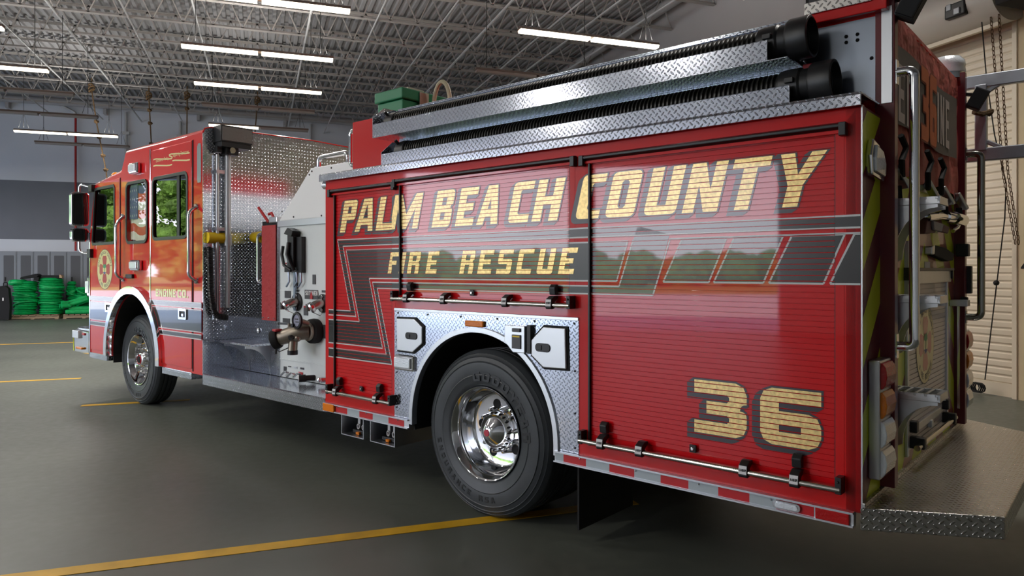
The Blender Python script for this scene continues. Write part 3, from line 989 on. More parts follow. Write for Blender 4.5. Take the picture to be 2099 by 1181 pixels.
# ------------------------------------------------------------------ outside the bays (seen in the reflections)
b = MB(); b.box(-44, WL - 0.3, -40, 90, -0.25, -0.02)
struct(b.obj('floor_apron', ASPH))
b = MB(); b.box(-160, -44, -60, 160, -0.3, -0.03)
struct(b.obj('ground', GRASS))
def tree(x, y, h, r, seed, label):
    rr = random.Random(seed)
    t = empty('shade_tree', (x, y, 0))
    b = MB()
    b.tube([(0, 0, -0.05), (0.1, 0, h * .3), (0, .1, h * .6)], [.25, .18, .1], 8)
    b.obj('trunk', BARK, t)
    b = MB()
    for i in range(110):
        th, ph = rr.uniform(0, 2 * PI), rr.uniform(-.9, 1)
        q = rr.uniform(.3, 1) * r
        c = Vector((q * math.cos(th), q * math.sin(th), h * .50 + ph * h * .46))
        s_ = rr.uniform(.25, .5) * r
        b.ball(c, s_ * .8, 8, sq=(1, 1, .8))
    for i in range(len(b.v)):
        vx, vy, vz = b.v[i]
        b.v[i] = (vx + rr.uniform(-.12, .12), vy + rr.uniform(-.12, .12), vz + rr.uniform(-.15, .15))
    for i in range(3500):
        th, ph = rr.uniform(0, 2 * PI), rr.uniform(-.9, 1)
        q = rr.uniform(.75, 1.22) * r
        c = Vector((q * math.cos(th), q * math.sin(th), h * .50 + ph * h * .48))
        u_ = Vector((rr.uniform(-1, 1), rr.uniform(-1, 1), rr.uniform(-1, 1))).normalized() * .16
        w_ = u_.orthogonal() * .8
        b.add([c - u_, c - w_, c + u_, c + w_], [(0, 1, 2, 3)])
    b.sm = [False] * len(b.sm)
    b.obj('crown', LEAF, t)
    tag(t, label, 'tree', 'trees outside the bay doors')
for i in range(7):
    tree(-56 - 3 * (i % 2), 38 + i * 10.5, 12 + (i * 37 % 5), 3.9, i, 'leafy tree on the lawn outside, %s from the near end of the row' % ORD[i])
b = MB()
rr = random.Random(4)
for i in range(330):
    y_ = -30 + i * 0.42
    hh = 2.2 if y_ < 32 else 5.5
    b.ball((-68 + rr.uniform(-1.5, 1.5), y_, rr.uniform(.8, hh)), rr.uniform(1.0, 1.9), 8)
b.sm = [False] * len(b.sm)
tag(b.obj('hedge', LEAF), 'long green hedge beyond the lawn outside, mirrored in the truck side', 'hedge', kind='stuff')

# ================================================================== the fire engine
# its own frame: x runs along the near side (front is -x, rear face at -0.88), y = 0 is the near side, camera at (0, -3.28)
T = Matrix.Translation((2.858, 1.610, 0)) @ Matrix.Rotation(math.radians(-60.6), 4, 'Z')
def S(u, v, y=0.0):
    t = (u - 1049.5) / 1461.0
    d = (y + 3.28) / (0.7536 + 0.6574 * t)
    return (d * (-0.6574 + 0.7536 * t), EYE - (v - 555.0) / 1461.0 * d)
def R(u, v, x=-0.88):
    t = (u - 1049.5) / 1461.0
    d = x / (-0.6574 + 0.7536 * t)
    return (d * (0.7536 + 0.6574 * t) - 3.28, EYE - (v - 555.0) / 1461.0 * d)
truck = empty('fire_engine')
truck.matrix_world = T
tag(truck, 'long red fire engine with gold lettering parked in the bay', 'fire truck')

XR, XF = -0.88, -4.82
DOORS = [(-4.70, -4.00, 0.60, 2.155), (-3.915, -2.425, 1.395, 2.17), (-2.29, -0.985, 0.595, 2.165)]
PITCH, GROOVE, SLAT_Y = 0.0255, 0.0042, 0.009
def groove_lines(z0, z1):
    out = []; z = 0.655
    while z < z1:
        if z > z0 + 0.004:
            out.append(z)
        z += PITCH
    return out
# ---- near side skin of the rear body
zt, zb = 2.285, 0.53
b = MB()
outline = [(XF, zb), (-3.97, zb), (-3.97, 1.305), (-2.36, 1.305), (-2.36, zb), (XR, zb), (XR, zt), (XF, zt)]
holes = [[(d[0], d[2]), (d[1], d[2]), (d[1], d[3]), (d[0], d[3])] for d in DOORS]
b.prism(outline, 0.0, 0.05, 'xz', holes)
b.box(XF, -3.97, 0.05, 0.9, zb + .02, zt); b.box(-3.97, -2.36, 0.05, 0.9, 1.32, zt); b.box(-2.36, XR - .07, 0.05, 0.9, zb + .02, zt)
b.box(XF, XR - .07, 0.9, 2.40, zb + .1, zt - .01)
b.prism([(XF, zb), (XR, zb), (XR, zt), (XF, zt)], 2.40, 2.45, 'xz')
body = b.obj('rear_body', RED, truck)
# header trims, frames, shutters
def side_decal(name, polys, off, m, parent, fixed=None):
    """thin film that follows the side: on the slats of a shutter it lies back and is cut by the grooves"""
    bm = bmesh.new()
    for outer, hs in polys:
        loops = [outer] + list(hs)
        flat = [p for l in loops for p in l]
        vs = [bm.verts.new((p[0], 0, p[1])) for p in flat]
        for t_ in tessellate_polygon([[Vector((p[0], p[1], 0)) for p in l] for l in loops]):
            try:
                bm.faces.new([vs[i] for i in t_])
            except ValueError:
                pass
    xs = [v.co.x for v in bm.verts]; zs = [v.co.z for v in bm.verts]
    x0, x1, z0, z1 = min(xs), max(xs), min(zs), max(zs)
    hit = [d for d in DOORS if d[0] < x1 and d[1] > x0 and d[2] < z1 and d[3] > z0] if fixed is None else []
    def cut(co, no):
        bmesh.ops.bisect_plane(bm, geom=bm.verts[:] + bm.edges[:] + bm.faces[:], plane_co=co, plane_no=no, dist=1e-6)
    gl = []
    for d in hit:
        for xx in d[:2]:
            if x0 < xx < x1:
                cut((xx, 0, 0), (1, 0, 0))
        for zz in d[2:]:
            if z0 < zz < z1:
                cut((0, 0, zz), (0, 0, 1))
        gl += groove_lines(d[2], d[3])
    gl = sorted(set(round(g, 5) for g in gl))
    for g in gl:
        for zz in (g - GROOVE / 2, g + GROOVE / 2):
            if z0 < zz < z1:
                cut((0, 0, zz), (0, 0, 1))
    B = MB()
    for f in bm.faces:
        c = f.calc_center_median()
        y = (fixed if fixed is not None else -0.0015) - off
        ins = [d for d in hit if d[0] < c.x < d[1] and d[2] < c.z < d[3]]
        if ins:
            if any(abs(c.z - g) < GROOVE / 2 for g in gl):
                continue
            y = SLAT_Y - off
        B.add([(v.co.x, y, v.co.z) for v in f.verts], [tuple(range(len(f.verts)))])
    bm.free()
    if not B.v:
        return None
    # keep the film facing outwards
    me = bpy.data.meshes.new(name)
    me.from_pydata(B.v, [], B.f)
    me.materials.append(m)
    bm = bmesh.new(); bm.from_mesh(me)
    bmesh.ops.remove_doubles(bm, verts=bm.verts, dist=1e-6)
    for f in bm.faces:
        f.normal_update()
        if f.normal.y > 0:
            f.normal_flip()
    bm.to_mesh(me); bm.free()
    o = bpy.data.objects.new(name, me); link(o); o.parent = parent
    return o
for di, (x0, x1, z0, z1) in enumerate(DOORS):
    # slats
    b = MB()
    zs = groove_lines(z0, z1)
    prof = [(SLAT_Y, z0 + 0.001)]
    for g in zs:
        prof += [(SLAT_Y, g - GROOVE / 2), (SLAT_Y + 0.0045, g - GROOVE / 4), (SLAT_Y + 0.0045, g + GROOVE / 4), (SLAT_Y, g + GROOVE / 2)]
    prof.append((SLAT_Y, z1))
    n_ = len(prof)
    vs = [(x0, a, z) for a, z in prof] + [(x1, a, z) for a, z in prof]
    b.add(vs, [(i, i + 1, n_ + i + 1, n_ + i) for i in range(n_ - 1)])
    sh = b.obj('roll_up_shutter', REDD, truck)
    for p in sh.data.polygons:
        pass
    b = MB()
    e = 0.042
    b.prism([(x0 - e, z0 - .012), (x1 + e * .9, z0 - .012), (x1 + e * .9, z1 + .02), (x0 - e, z1 + .02)], -0.0013, 0.0, 'xz', [[(x0, z0), (x1, z0), (x1, z1), (x0, z1)]])
    b.box(x0 - e * .8, x1 + e * .7, -0.013, 0.0, z1 + 0.001, z1 + 0.014)
    b.obj('shutter_frame', RED, sh, bevel=0.0006)
    b = MB()
    b.box(x0 - 0.003, x0 + 0.007, -0.008, 0.010, z0, z1)
    b.cut(); b.box(x1 - 0.002, x1 + 0.001, -0.0014, 0.010, z0, z1)
    b.obj('edge_seal', BLACK, sh)
    b = MB()
    b.prism([(-0.030, z1 + 0.026), (-0.030, z1 + 0.040), (0.0, z1 + 0.052), (0.0, z1 + 0.018)], x0 - 0.045, x1 + 0.045, 'yz')
    b.box(x0 - 0.052, x0 - 0.022, -0.034, 0.0, z1 - 0.012, z1 + 0.046)
    b.box(x1 + 0.022, x1 + 0.052, -0.034, 0.0, z1 - 0.012, z1 + 0.046)
    b.obj('drip_strip', BLACK, sh, bevel=0.003)
    # lift bar
    zr = z0 + (0.030 if di != 1 else -0.030)
    if di == 1:
        zr = 1.372
    b = MB(); b.cyl((x0 - 0.035, -0.048, zr), (x1 + 0.035, -0.048, zr), 0.0135, 14)
    lb = b.obj('lift_bar', mat('lift_bar_metal', (0.55, 0.53, 0.47), 0.16, 1.0) if di == 0 else MATS['lift_bar_metal'], sh)
    w_ = x1 - x0
    clips = {0: [.12, .82], 1: [.085, .335, .70, .93], 2: [.085, .27, .70, .88]}[di]
    tall = {0: [.12, .82], 1: [.085, .93], 2: [.085, .88]}[di]
    for k in clips:
        cx = x0 + w_ * k
        b = MB()
        b.prism([(-0.068, zr - 0.014), (-0.062, zr + 0.034), (-0.03, zr + 0.052), (0.0, zr + 0.052), (0.0, zr + 0.038), (-0.03, zr + 0.016), (-0.03, zr - 0.020), (-0.06, zr - 0.024)], cx - 0.022, cx + 0.022, 'yz')
        if k in tall:
            b.prism([(0.0, zr + 0.055), (-0.028, zr + 0.058), (-0.034, zr + 0.10), (-0.016, zr + 0.118), (0.0, zr + 0.118)], cx - 0.022, cx + 0.022, 'yz')
        c_ = b.obj('bar_clip', BLACK, lb, bevel=0.004)
        b = MB(); b.prism([(-0.0685, zr - 0.006), (-0.0635, zr + 0.032), (-0.0645, zr + 0.032), (-0.0695, zr - 0.006)], cx - 0.019, cx + 0.019, 'yz')
        b.obj('clip_label', PINKL, c_)
        b = MB()
        for o_, h_ in word('AMDOR', cx - 0.016, zr + 0.006, 0.012, 0.0052, 0.0013)[0]:
            b.add([(p[0], -0.0700 + (p[1] - zr + .006) * 0.13, p[1]) for p in o_], [tuple(range(len(o_)))])
        b.obj('clip_lettering', MATT, c_)
    b = MB()
    for cx in (x0 - 0.028, x1 + 0.028):
        b.cut()
        b.box(cx - 0.013, cx + 0.013, -0.056, 0.0, zr - 0.018, zr + 0.055)
        b.ball((cx, -0.058, zr + 0.035), 0.006, 8)
    b.obj('bar_end_bracket', BLACK, lb, bevel=0.004)
    b = MB(); b.box(x0 + w_ * .47, x0 + w_ * .47 + 0.036, -0.010, 0.0, zr + 0.036, zr + 0.075); b.cyl((x0 + w_ * .47 + .018, -.010, zr + .055), (x0 + w_ * .47 + .018, -.017, zr + .055), .009, 12, mi=1)
    b.obj('shutter_lock', [BLACK, CHROME], sh, bevel=0.003)

# ---- graphics on the side
def rect(x0, x1, z0, z1):
    return ([(x0, z0), (x1, z0), (x1, z1), (x0, z1)], [])
W_ = []   # silver lines
K_ = []   # black fields
xe = XR - 0.002
wl = 0.0085
# upper thin black band: from the chevron at the front to the rear edge
def line(p, q, w=wl):
    p, q = Vector(p), Vector(q)
    d = (q - p).normalized(); n = Vector((-d.y, d.x)) * w / 2
    return ([tuple(p - n), tuple(q - n), tuple(q + n), tuple(p + n)], [])
A1 = (-4.672, 1.808); 
sl = (0.148 / 0.483)     # x shift per metre of drop of the chevron's slanted sides
def dn(x, z, z2):
    return (x + (z - z2) * sl, z2)
# outer black band: runs along the top and down the slanted front edge
a_top, a_low = 1.808, 1.263
p0 = (-4.672, 1.808); p1 = (-4.600, 1.757)
q0 = dn(*p0, 1.263); q1 = dn(*p1, 1.263 - 0.05)
K_.append(([p0, (xe, 1.806), (xe, 1.756), p1, dn(*p1, 1.232), (-4.775, 1.232), (-4.775, 1.263), dn(*p0, 1.263)], []))
W_ += [line((p0[0] - .004, 1.808), (xe, 1.807)), line((p1[0], 1.757), (-2.02, 1.756)), line((-2.02, 1.756), (xe, 1.755)),
       line(p0, dn(*p0, 1.263)), line(p1, dn(*p1, 1.213)), line((-4.775, 1.263), dn(*p0, 1.263)), line((-4.775, 1.222), (dn(*p1, 1.222)[0], 1.222))]
# main black field with the lightning step
m0 = (-4.560, 1.727)
m1 = dn(*m0, 1.186)
main = [m0, (-2.06, 1.727), (-2.13, 1.512), (-4.235, 1.487 + .025), (-4.275, 1.512), dn(-4.275, 1.512, 1.004), (-4.775, 1.004), (-4.775, 1.186), m1]
main = [m0, (-2.045, 1.727), (-2.115, 1.512), (-4.275, 1.512), dn(-4.275, 1.512, 1.004), (-4.775, 1.004), (-4.775, 1.186), m1]
K_.append((main, []))
mm = main + [main[0]]
W_ += [line(mm[i], mm[i + 1]) for i in range(len(main)) if i not in (5 - 0,) ]
# lower outer black band
r0 = (-4.236, 1.484); s0 = (-4.180, 1.440)
lowband = [(-1.965, 1.484) , r0, dn(*r0, .962), (-4.775, .962), (-4.775, .895), dn(*s0, .895), s0, (-1.895, 1.440), (-1.795, 1.756), (-1.893, 1.756), (-1.963, 1.756)]
lowband = [r0, (-2.10, 1.484), (-1.985, 1.806), (-1.795, 1.756), (-1.893, 1.440), s0, dn(*s0, .895), (-4.775, .895), (-4.775, .962), dn(*r0, .962)]
K_.append((lowband, []))
W_ += [line(r0, (-2.10, 1.484)), line((-2.10, 1.484), (-2.012, 1.733)), line(s0, (-1.893, 1.440)), line((-1.893, 1.440), (-1.792, 1.733)),
       line(r0, dn(*r0, .962)), line(s0, dn(*s0, .895)), line((-4.775, .962), dn(*r0, .962)), line((-4.775, .895), dn(*s0, .895)), line((-1.792, 1.733), (xe, 1.731))]
# parallelograms
for xa, xb in ((-1.832, -1.581), (-1.555, -1.308), (-1.281, -1.037)):
    q = [(xa, 1.511), (xb, 1.511), (xb + .092, 1.727), (xa + .105, 1.727)]
    K_.append((q, []))
    W_ += [line(q[i], q[(i + 1) % 4]) for i in range(4)]
q = [(-1.009, 1.511), (xe, 1.511), (xe, 1.727), (-.905, 1.727)]
K_.append((q, []))
W_ += [line(q[0], q[1]), line(q[2], q[3]), line(q[3], q[0])]
side_decal('side_stripe', K_, 0.0006, BLACKG, truck)
side_decal('stripe_outline', W_, 0.0011, SILVER, truck)
# lettering
def lettering(shapes, h, outline=0.009, sweep=(-0.028, -0.018), n=5, off=0.0012, fixed=None, name='lettering', shade=SHADE):
    g = side_decal(name, shapes, off + 0.0012, GOLD, truck, fixed)
    if outline:
        for k in range(n):
            t = k / (n - 1)
            P = []
            for o_, hs in shapes:
                o2 = [(x + sweep[0] * t, z + sweep[1] * t) for x, z in offs(o_, outline)]
                h2 = [[(x + sweep[0] * t, z + sweep[1] * t) for x, z in offs(q, -outline)] for q in hs]
                P.append((o2, h2))
            side_decal('letter_shadow', P, off + 0.0008 - 0.0001 * k, shade, g, fixed)
    return g
def placed(spec, z, h, shear, sxw, syh, c):
    out = []
    for ch, x, w in spec:
        o_, hs = glyph(ch, w, h, sxw, syh, c)
        Tt = lambda p: (x + p[0] + p[1] * shear, z + p[1])
        out.append(([Tt(p) for p in o_], [[Tt(p) for p in q] for q in hs]))
    return out
SH = 0.262
lettering(placed([('P', -4.639, .170), ('A', -4.452, .217), ('L', -4.199, .176), ('M', -4.023, .285)], 1.864, .241, SH, .066, .048, .030), .241)
lettering(placed([('B', -3.593, .172), ('E', -3.367, .160), ('A', -3.174, .182), ('C', -2.905, .160), ('H', -2.714, .192)], 1.862, .243, SH, .066, .048, .030), .243)
lettering(placed([('C', -2.385, .150), ('O', -2.193, .182), ('U', -1.951, .187), ('N', -1.727, .188), ('T', -1.508, .182), ('Y', -1.288, .205)], 1.860, .243, SH, .068, .048, .032), .243)
sp = []
x = -4.059
for ch, w in (('F', .100), ('I', .05), ('R', .112), ('E', .103)):
    sp.append((ch, x, w)); x += w + 0.038 + (0.012 if ch == 'I' else 0)
sp2 = []
x = -3.326
adv = (3.326 - 2.396 - .12) / 5
for ch in 'RESCUE':
    sp2.append((ch, x, .118)); x += adv
sp = [('F', -4.059, .108), ('I', -3.932, .050), ('R', -3.848, .118), ('E', -3.690 + .035, .108)]
lettering(placed(sp, 1.550, .150, .24, .040, .029, .018), .15, outline=0)
lettering(placed(sp2, 1.550, .150, .24, .040, .029, .018), .15, outline=0)
lettering(placed([('3', -1.657, .270), ('6', -1.322, .276)], .764, .262, 0.0, .088, .062, .055), .262, outline=0.010, sweep=(-0.030, -0.024))

# ---- wheel well panel with fuel and storage hatches
AX, AZ, AR = -3.150, 0.5565, 0.63
arc = [(AX + AR * math.cos(a), AZ + AR * math.sin(a)) for a in [PI * k / 36 for k in range(37)]]
pan = [(-3.97, 0.535), (AX - AR, 0.535)] + arc[::-1][0:] + [(AX + AR, 0.535), (-2.36, 0.535), (-2.36, 1.302), (-3.97, 1.302)]
b = MB(); b.prism(pan, -0.004, 0.02, 'xz')
wp = b.obj('wheel_well_panel', PLATE, truck)
b = MB()
b.box(-3.97, -2.36, -0.008, -0.002, 1.285, 1.304)
b.obj('panel_edge_strip', ALU, wp, bevel=0.002)
b = MB()
ri, ro = AR - 0.012, AR + 0.022
ring = [(AX + ro * math.cos(a), AZ + ro * math.sin(a)) for a in [PI * k / 40 for k in range(41)]] + [(AX - ro, .50), (AX - ri, .50)] + \
       [(AX + ri * math.cos(a), AZ + ri * math.sin(a)) for a in [PI * k / 40 for k in range(40, -1, -1)]] + [(AX + ri, .50), (AX + ro, .50)]
b.prism(ring, -0.016, 0.03, 'xz')
b.obj('arch_trim', ALU, wp, bevel=0.003)
b = MB()
for q in [(-3.93, 1.27), (-3.62, 1.27), (-3.3, 1.27), (-2.98, 1.27), (-2.68, 1.27), (-2.39, 1.27), (-2.385, 1.0), (-2.385, .76), (-2.385, .565), (-3.945, 1.08), (-3.945, .85), (-3.945, .6)]:
    b.ball((q[0], -0.005, q[1]), 0.007, 8); b.cut()
b.obj('rivet', mat('rivet_dark', (.12, .12, .13), .3, .8), wp)
def hatch(poly, latch, name='hatch_door'):
    b = MB(); b.prism(offs(poly, 0.012), -0.010, 0.0, 'xz'); g = b.obj('hatch_seal', MATT, wp)
    b = MB(); b.prism(poly, -0.024, -0.008, 'xz'); h = b.obj(name, mat('brushed_hatch', (.62, .64, .67), .38, .75) if 'brushed_hatch' not in MATS else MATS['brushed_hatch'], wp, bevel=0.005)
    b = MB(); x0, x1, z0, z1 = latch
    b.prism(rrect(x0, x1, z0, z1, (z1 - z0) * .45), -0.030, -0.022, 'xz'); b.box(x0 + .01, x0 + .05, -.034, -.028, z0 + .012, z1 - .012)
    b.obj('latch', BLACK, h, bevel=0.002)
def PX(pts, y=0.0):
    return [S(u, v, y) for u, v in pts]
c0 = lambda x, y: (660 + x / 2.2707, 580 + y / 2.2707)
hatch(PX([c0(358, 165), c0(440, 168), c0(476, 205), c0(476, 282), c0(432, 322), c0(360, 312)]), (*[S(*c0(402, 245))[0], S(*c0(455, 245))[0]], S(*c0(430, 262))[1], S(*c0(430, 230))[1]))
hatch(PX([c0(1040, 205), c0(1142, 212), c0(1146, 400), c0(1040, 392), c0(985, 335), c0(985, 265)]), (S(*c0(1006, 300))[0], S(*c0(1074, 300))[0], S(*c0(1040, 320))[1], S(*c0(1040, 280))[1]))
b = MB(); b.prism(PX([c0(866, 195), c0(960, 200), c0(960, 325), c0(905, 322), c0(866, 270)]), -0.035, 0, 'xz')
ob = b.obj('outlet_box', ALU, wp, bevel=0.004)
b = MB()
x0, z1 = S(*c0(905, 208)); x1, z0 = S(*c0(942, 228)); b.box(x0, x1, -.045, -.034, z0, z1)
x0, z1 = S(*c0(903, 238)); x1, z0 = S(*c0(944, 306)); b.box(x0, x1, -.042, -.034, z0, z1)
b.obj('outlet_cover', LABELM, ob, bevel=.003)
b = MB()
x0, z1 = S(*c0(908, 243)); x1, z0 = S(*c0(940, 252)); b.box(x0, x1, -.044, -.041, z0, z1)
b.obj('warning_label', YELLOW, ob)
b = MB(); x1 = S(*c0(978, 260))[0]; b.box(x1 - .018, x1 + .012, -.03, 0, S(*c0(970, 328))[1], S(*c0(970, 195))[1]); b.obj('outlet_hinge', BLACK, ob, bevel=.003)
x0, z1 = S(*c0(674, 173)); x1, z0 = S(*c0(760, 208))
b = MB(); b.box(x0, x1, -.022, 0, z0, z1); ml = b.obj('marker_lamp', AMBER, wp, bevel=.008)
x0, z1 = S(*c0(348, 330)); x1, z0 = S(*c0(432, 410))
b = MB(); b.box(x0, x1 + .01, -.028, 0, z0 - .005, z1); fl = b.obj('warning_lamp', CHROME, wp, bevel=.015)
b = MB(); b.box(x0 + .012, x1 - .01, -.042, -.02, z0 + .012, z1 - .016); b.obj('lens', LENS, fl, bevel=.010)

# rub rail with reflective tape
def rub_rail(x0, x1, segs):
    b = MB()
    b.prism([(-0.030, 0.468), (-0.030, 0.476), (-0.016, 0.476), (-0.016, 0.524), (-0.030, 0.524), (-0.030, 0.533), (0.02, 0.533), (0.02, 0.468)], x0, x1, 'yz')
    rr_ = b.obj('rub_rail', ALU, truck)
    for xa, xb, m in segs:
        b = MB(); b.box(xa, xb, -0.0175, -0.015, 0.477, 0.523)
        b.obj('reflective_tape', m, rr_)
    b = MB()
    k = x0 + 0.18
    while k < x1:
        b.ball((k, -0.019, 0.514), 0.0055, 8); b.cut(); k += 0.36
    b.obj('screw', CHROME, rr_)
    return rr_
rr1 = rub_rail(-4.815, -3.80, [(-4.66, -4.51, TAPER), (-4.51, -4.36, TAPEW), (-4.36, -4.20, TAPER), (-4.20, -4.02, TAPEW), (-4.02, -3.85, TAPER)])
b = MB(); b.box(-4.81, -4.665, -.036, -.014, .470, .530); b.obj('marker_lamp', AMBER, rr1, bevel=.006)
def sx(u, v=930):
    return S(u, v, -0.017)[0]
segs = [(-2.515, sx(1155, 945), TAPEW), (sx(1155), sx(1201), TAPER), (sx(1201), sx(1249), TAPEW), (sx(1249), sx(1300), TAPER), (sx(1300), sx(1354), TAPEW), (sx(1354), sx(1411), TAPER),
        (sx(1411), sx(1472), TAPEW), (sx(1472), sx(1536), TAPER), (sx(1536), sx(1590), TAPEW), (sx(1590), sx(1668), TAPER)]
rr2 = rub_rail(-2.52, -0.905, segs)
b = MB(); b.box(sx(1672), sx(1742), -.030, -.014, .474, .527); b.obj('marker_lamp', REDL, rr2, bevel=.005)
xl0, xl1 = sx(1585), sx(1642)
b = MB(); b.prism(rrect(xl0, xl1, .482, .520, .018), -.030, -.015); f_ = b.obj('oval_lamp', CHROME, rr2, bevel=.003)
b = MB(); b.prism(rrect(xl0 + .012, xl1 - .012, .490, .512, .010), -.034, -.029); b.obj('lens', LENS, f_)

# ---- top deck, trays and hose-bed wall
b = MB()
b.prism([(-0.035, 2.272), (-0.035, 2.318), (-0.028, 2.332), (0.31, 2.332), (0.31, 2.322), (-0.024, 2.322), (-0.028, 2.272)], -4.86, -0.872, 'yz')
b.box(-4.86, -4.80, -.028, .31, 2.285, 2.322)
b.obj('deck_trim', PLATE, truck, bevel=.002)
b = MB()
b.box(-4.89, XR, 0.31, 0.36, 2.28, 2.80)
b.box(-4.89, -4.84, 0.36, 2.09, 2.28, 2.80)
b.box(-4.89, XR, 2.09, 2.14, 2.28, 2.80)
b.box(-4.84, XR, 0.36, 2.09, 2.27, 2.30)
hb = b.obj('hose_bed_wall', RED, truck, bevel=.004)
b = MB(); b.box(-4.28, XR - .01, 0.285, 0.39, 2.80, 2.808); b.box(-4.28, XR - .01, .285, .291, 2.797, 2.812)
b.obj('wall_cap', PLATE, hb)
b = MB(); b.box(-1.62, -0.90, 0.303, 0.309, 2.335, 2.745)
sp_ = b.obj('steel_panel', STEEL, hb)
b = MB()
for u, v in ((1734, 75), (1757, 70), (1734, 87), (1757, 82), (1786, 119)):
    x_, z_ = S(u, v, .30); b.cut(); b.ball((x_, .302, z_), .009, 8); b.cyl((x_, .303, z_), (x_, .296, z_), .005, 8)
b.obj('bolt', BLACK, sp_)
b = MB(); b.box(-.872, -.828, .293, .300, 2.335, 2.775); b.obj('corner_strip', ALU, truck)
def tray(x0, x1, xl, zb_, zl, back, name):
    b = MB()
    b.box(x0, xl, 0.045, 0.050, zb_, zl)
    b.box(x0, x1, 0.045, 0.305, zb_ - 0.004, zb_)
    b.box(x0, x1, 0.300, 0.305, zb_ - .03, back)
    b.box(x0, xl, 0.045, 0.060, zl - .003, zl)
    b.prism([(0.045, zb_), (0.305, zb_), (0.305, back), (0.15, back), (0.045, back - .09)], x0 - .004, x0, 'yz')
    return b.obj(name, PLATE, truck)
tray(-4.28, -1.21, -1.304, 2.562, 2.660, 2.80, 'hose_tray')
tray(-4.177, -1.16, -1.20, 2.338, 2.428, 2.53, 'hose_tray')
b = MB(); b.box(-4.2, -1.22, .272, .299, 2.535, 2.557)
b.obj('tray_support', PLATE, truck)

# suction hoses: things of their own, lying in the trays
def suction(x0, x1, y, z, label):
    t = empty('suction_hose')
    t.matrix_world = T @ Matrix.Translation((x0, y, z - .08))
    base = (x0, y, z - .08)
    tag(t, label, 'hose', 'black hard suction hoses on the truck')
    prof = [(0, 0), (.066, 0)]
    k = 0.0; p = 0.024; L = x1 - x0
    while k < L - p:
        prof += [(.062, k), (.064, k + p * .3), (.076, k + p * .45), (.076, k + p * .75), (.064, k + p * .9)]
        k += p
    prof += [(.062, L), (0, L)]
    b = MB(); b.lathe(prof, (x0, y, z), (1, 0, 0), 20)
    b.obj('corrugated_hose', HOSEB, t, base=base, sharp=70)
    b = MB()
    b.lathe([(0, 0), (.082, 0), (.086, .03), (.086, .09), (.078, .10), (.078, .135), (.092, .14), (.098, .15), (.098, .24), (.086, .243), (.08, .20), (0, .19)], (x1 - .02, y, z), (1, 0, 0), 32)
    for a in range(3):
        q = a * 2.094 + .9
        b.box(x1 + .02, x1 + .06, y + .092 * math.cos(q) - .012, y + .092 * math.cos(q) + .012, z + .092 * math.sin(q) - .012, z + .092 * math.sin(q) + .012)
    b.obj('coupling', BLACK, t, base=base, bevel=.002)
    b = MB(); b.lathe([(0, 0), (.08, 0), (.084, .04), (.08, .09), (.066, .09)], (x0 - .03, y, z), (1, 0, 0), 24)
    b.cyl((x0, y - .06, z + .05), (x0, y - .09, z + .075), .012, 8)
    b.obj('end_cap', BLACK, t, base=base)
suction(-4.17, -1.355, .160, 2.668, 'upper black ribbed suction hose lying in the higher tray')
suction(-4.05, -1.25, .160, 2.442, 'lower black ribbed suction hose lying in the lower tray')
b = MB()
b.box(-1.33, -1.29, .25, .30, 2.72, 2.78); b.cut(); b.box(-1.20, -1.12, .22, .30, 2.53, 2.56)
b.obj('hose_clamp', [mat('red_clamp', (.35, .01, .02), .4)], truck, bevel=.004)

# green box and pale hose loop on the top
def on_truck(o, base):
    o.matrix_world = T @ Matrix.Translation(base)
t = empty('storage_box'); base = (-4.60, 0.75, 2.78); on_truck(t, base)
tag(t, 'green plastic storage box with lid on top of the engine', 'box')
b = MB(); b.box(-4.80, -4.48, .50, 1.0, 2.70, 2.97); b.obj('box_body', GREENB, t, base=base, bevel=.01)
b = MB(); b.box(-4.82, -4.46, .48, 1.02, 2.97, 3.06); b.obj('lid', GREENB, t, base=base, bevel=.01)
b = MB(); b.box(-4.455, -4.448, .66, .76, 2.90, 3.05); b.box(-4.62, -4.55, .62, .80, 3.06, 3.10)
b.obj('latch', mat('pale_latch', (.45, .42, .33), .5), t, base=base, bevel=.003)
b = MB(); b.box(-4.83, -4.45, .45, 1.05, 2.30, 2.70); b.obj('support_shelf', BLACK, truck)
b = MB(); b.tube([(-4.28 + .10 * math.cos(a), .75, 2.90 + .22 * math.sin(a)) for a in [PI * k / 14 for k in range(15)]], .018, 8)
b.tube([(-4.38, .75, 2.9), (-4.38, .75, 2.3)], .018, 8); b.tube([(-4.18, .75, 2.9), (-4.18, .75, 2.3)], .018, 8)
o_ = b.obj('hose_loop', mat('cream_hose', (.45, .42, .28), .6), None, base=(-4.28, .75, 2.3), world=T)
tag(o_, 'cream coloured hose loop sticking up behind the tray', 'hose')

# grab handles
def grab(name, pts, r=.016, m=None, parent=None, feet=True, rad=.05):
    b = MB(); b.tube(bend(pts, rad, 6), r, 12)
    if feet:
        for p, q in ((pts[0], pts[1]), (pts[-1], pts[-2])):
            d = (Vector(q) - Vector(p)).normalized()
            b.cyl(Vector(p), Vector(p) + d * .012, r * 2.0, 14)
    return b.obj(name, m or CHROME, parent or truck)
grab('grab_handle', [(-4.89, .36, 2.745), (-4.985, .36, 2.745), (-4.985, .36, 2.45), (-4.89, .36, 2.45)], .018)
x_, z_ = S(672, 377, .0)
b = MB(); b.cyl((-4.82, .03, 2.25), (-4.86, .02, 2.25), .035, 16); b.ball((-4.86, .02, 2.25), .03, 10); b.obj('corner_lamp', CHROME, truck)
for z_ in (1.83, 1.30, .80):
    grab('side_pull', [(-4.82, .12, z_ + .09), (-4.87, .12, z_ + .09), (-4.87, .12, z_ - .09), (-4.82, .12, z_ - .09)], .012, rad=.03)

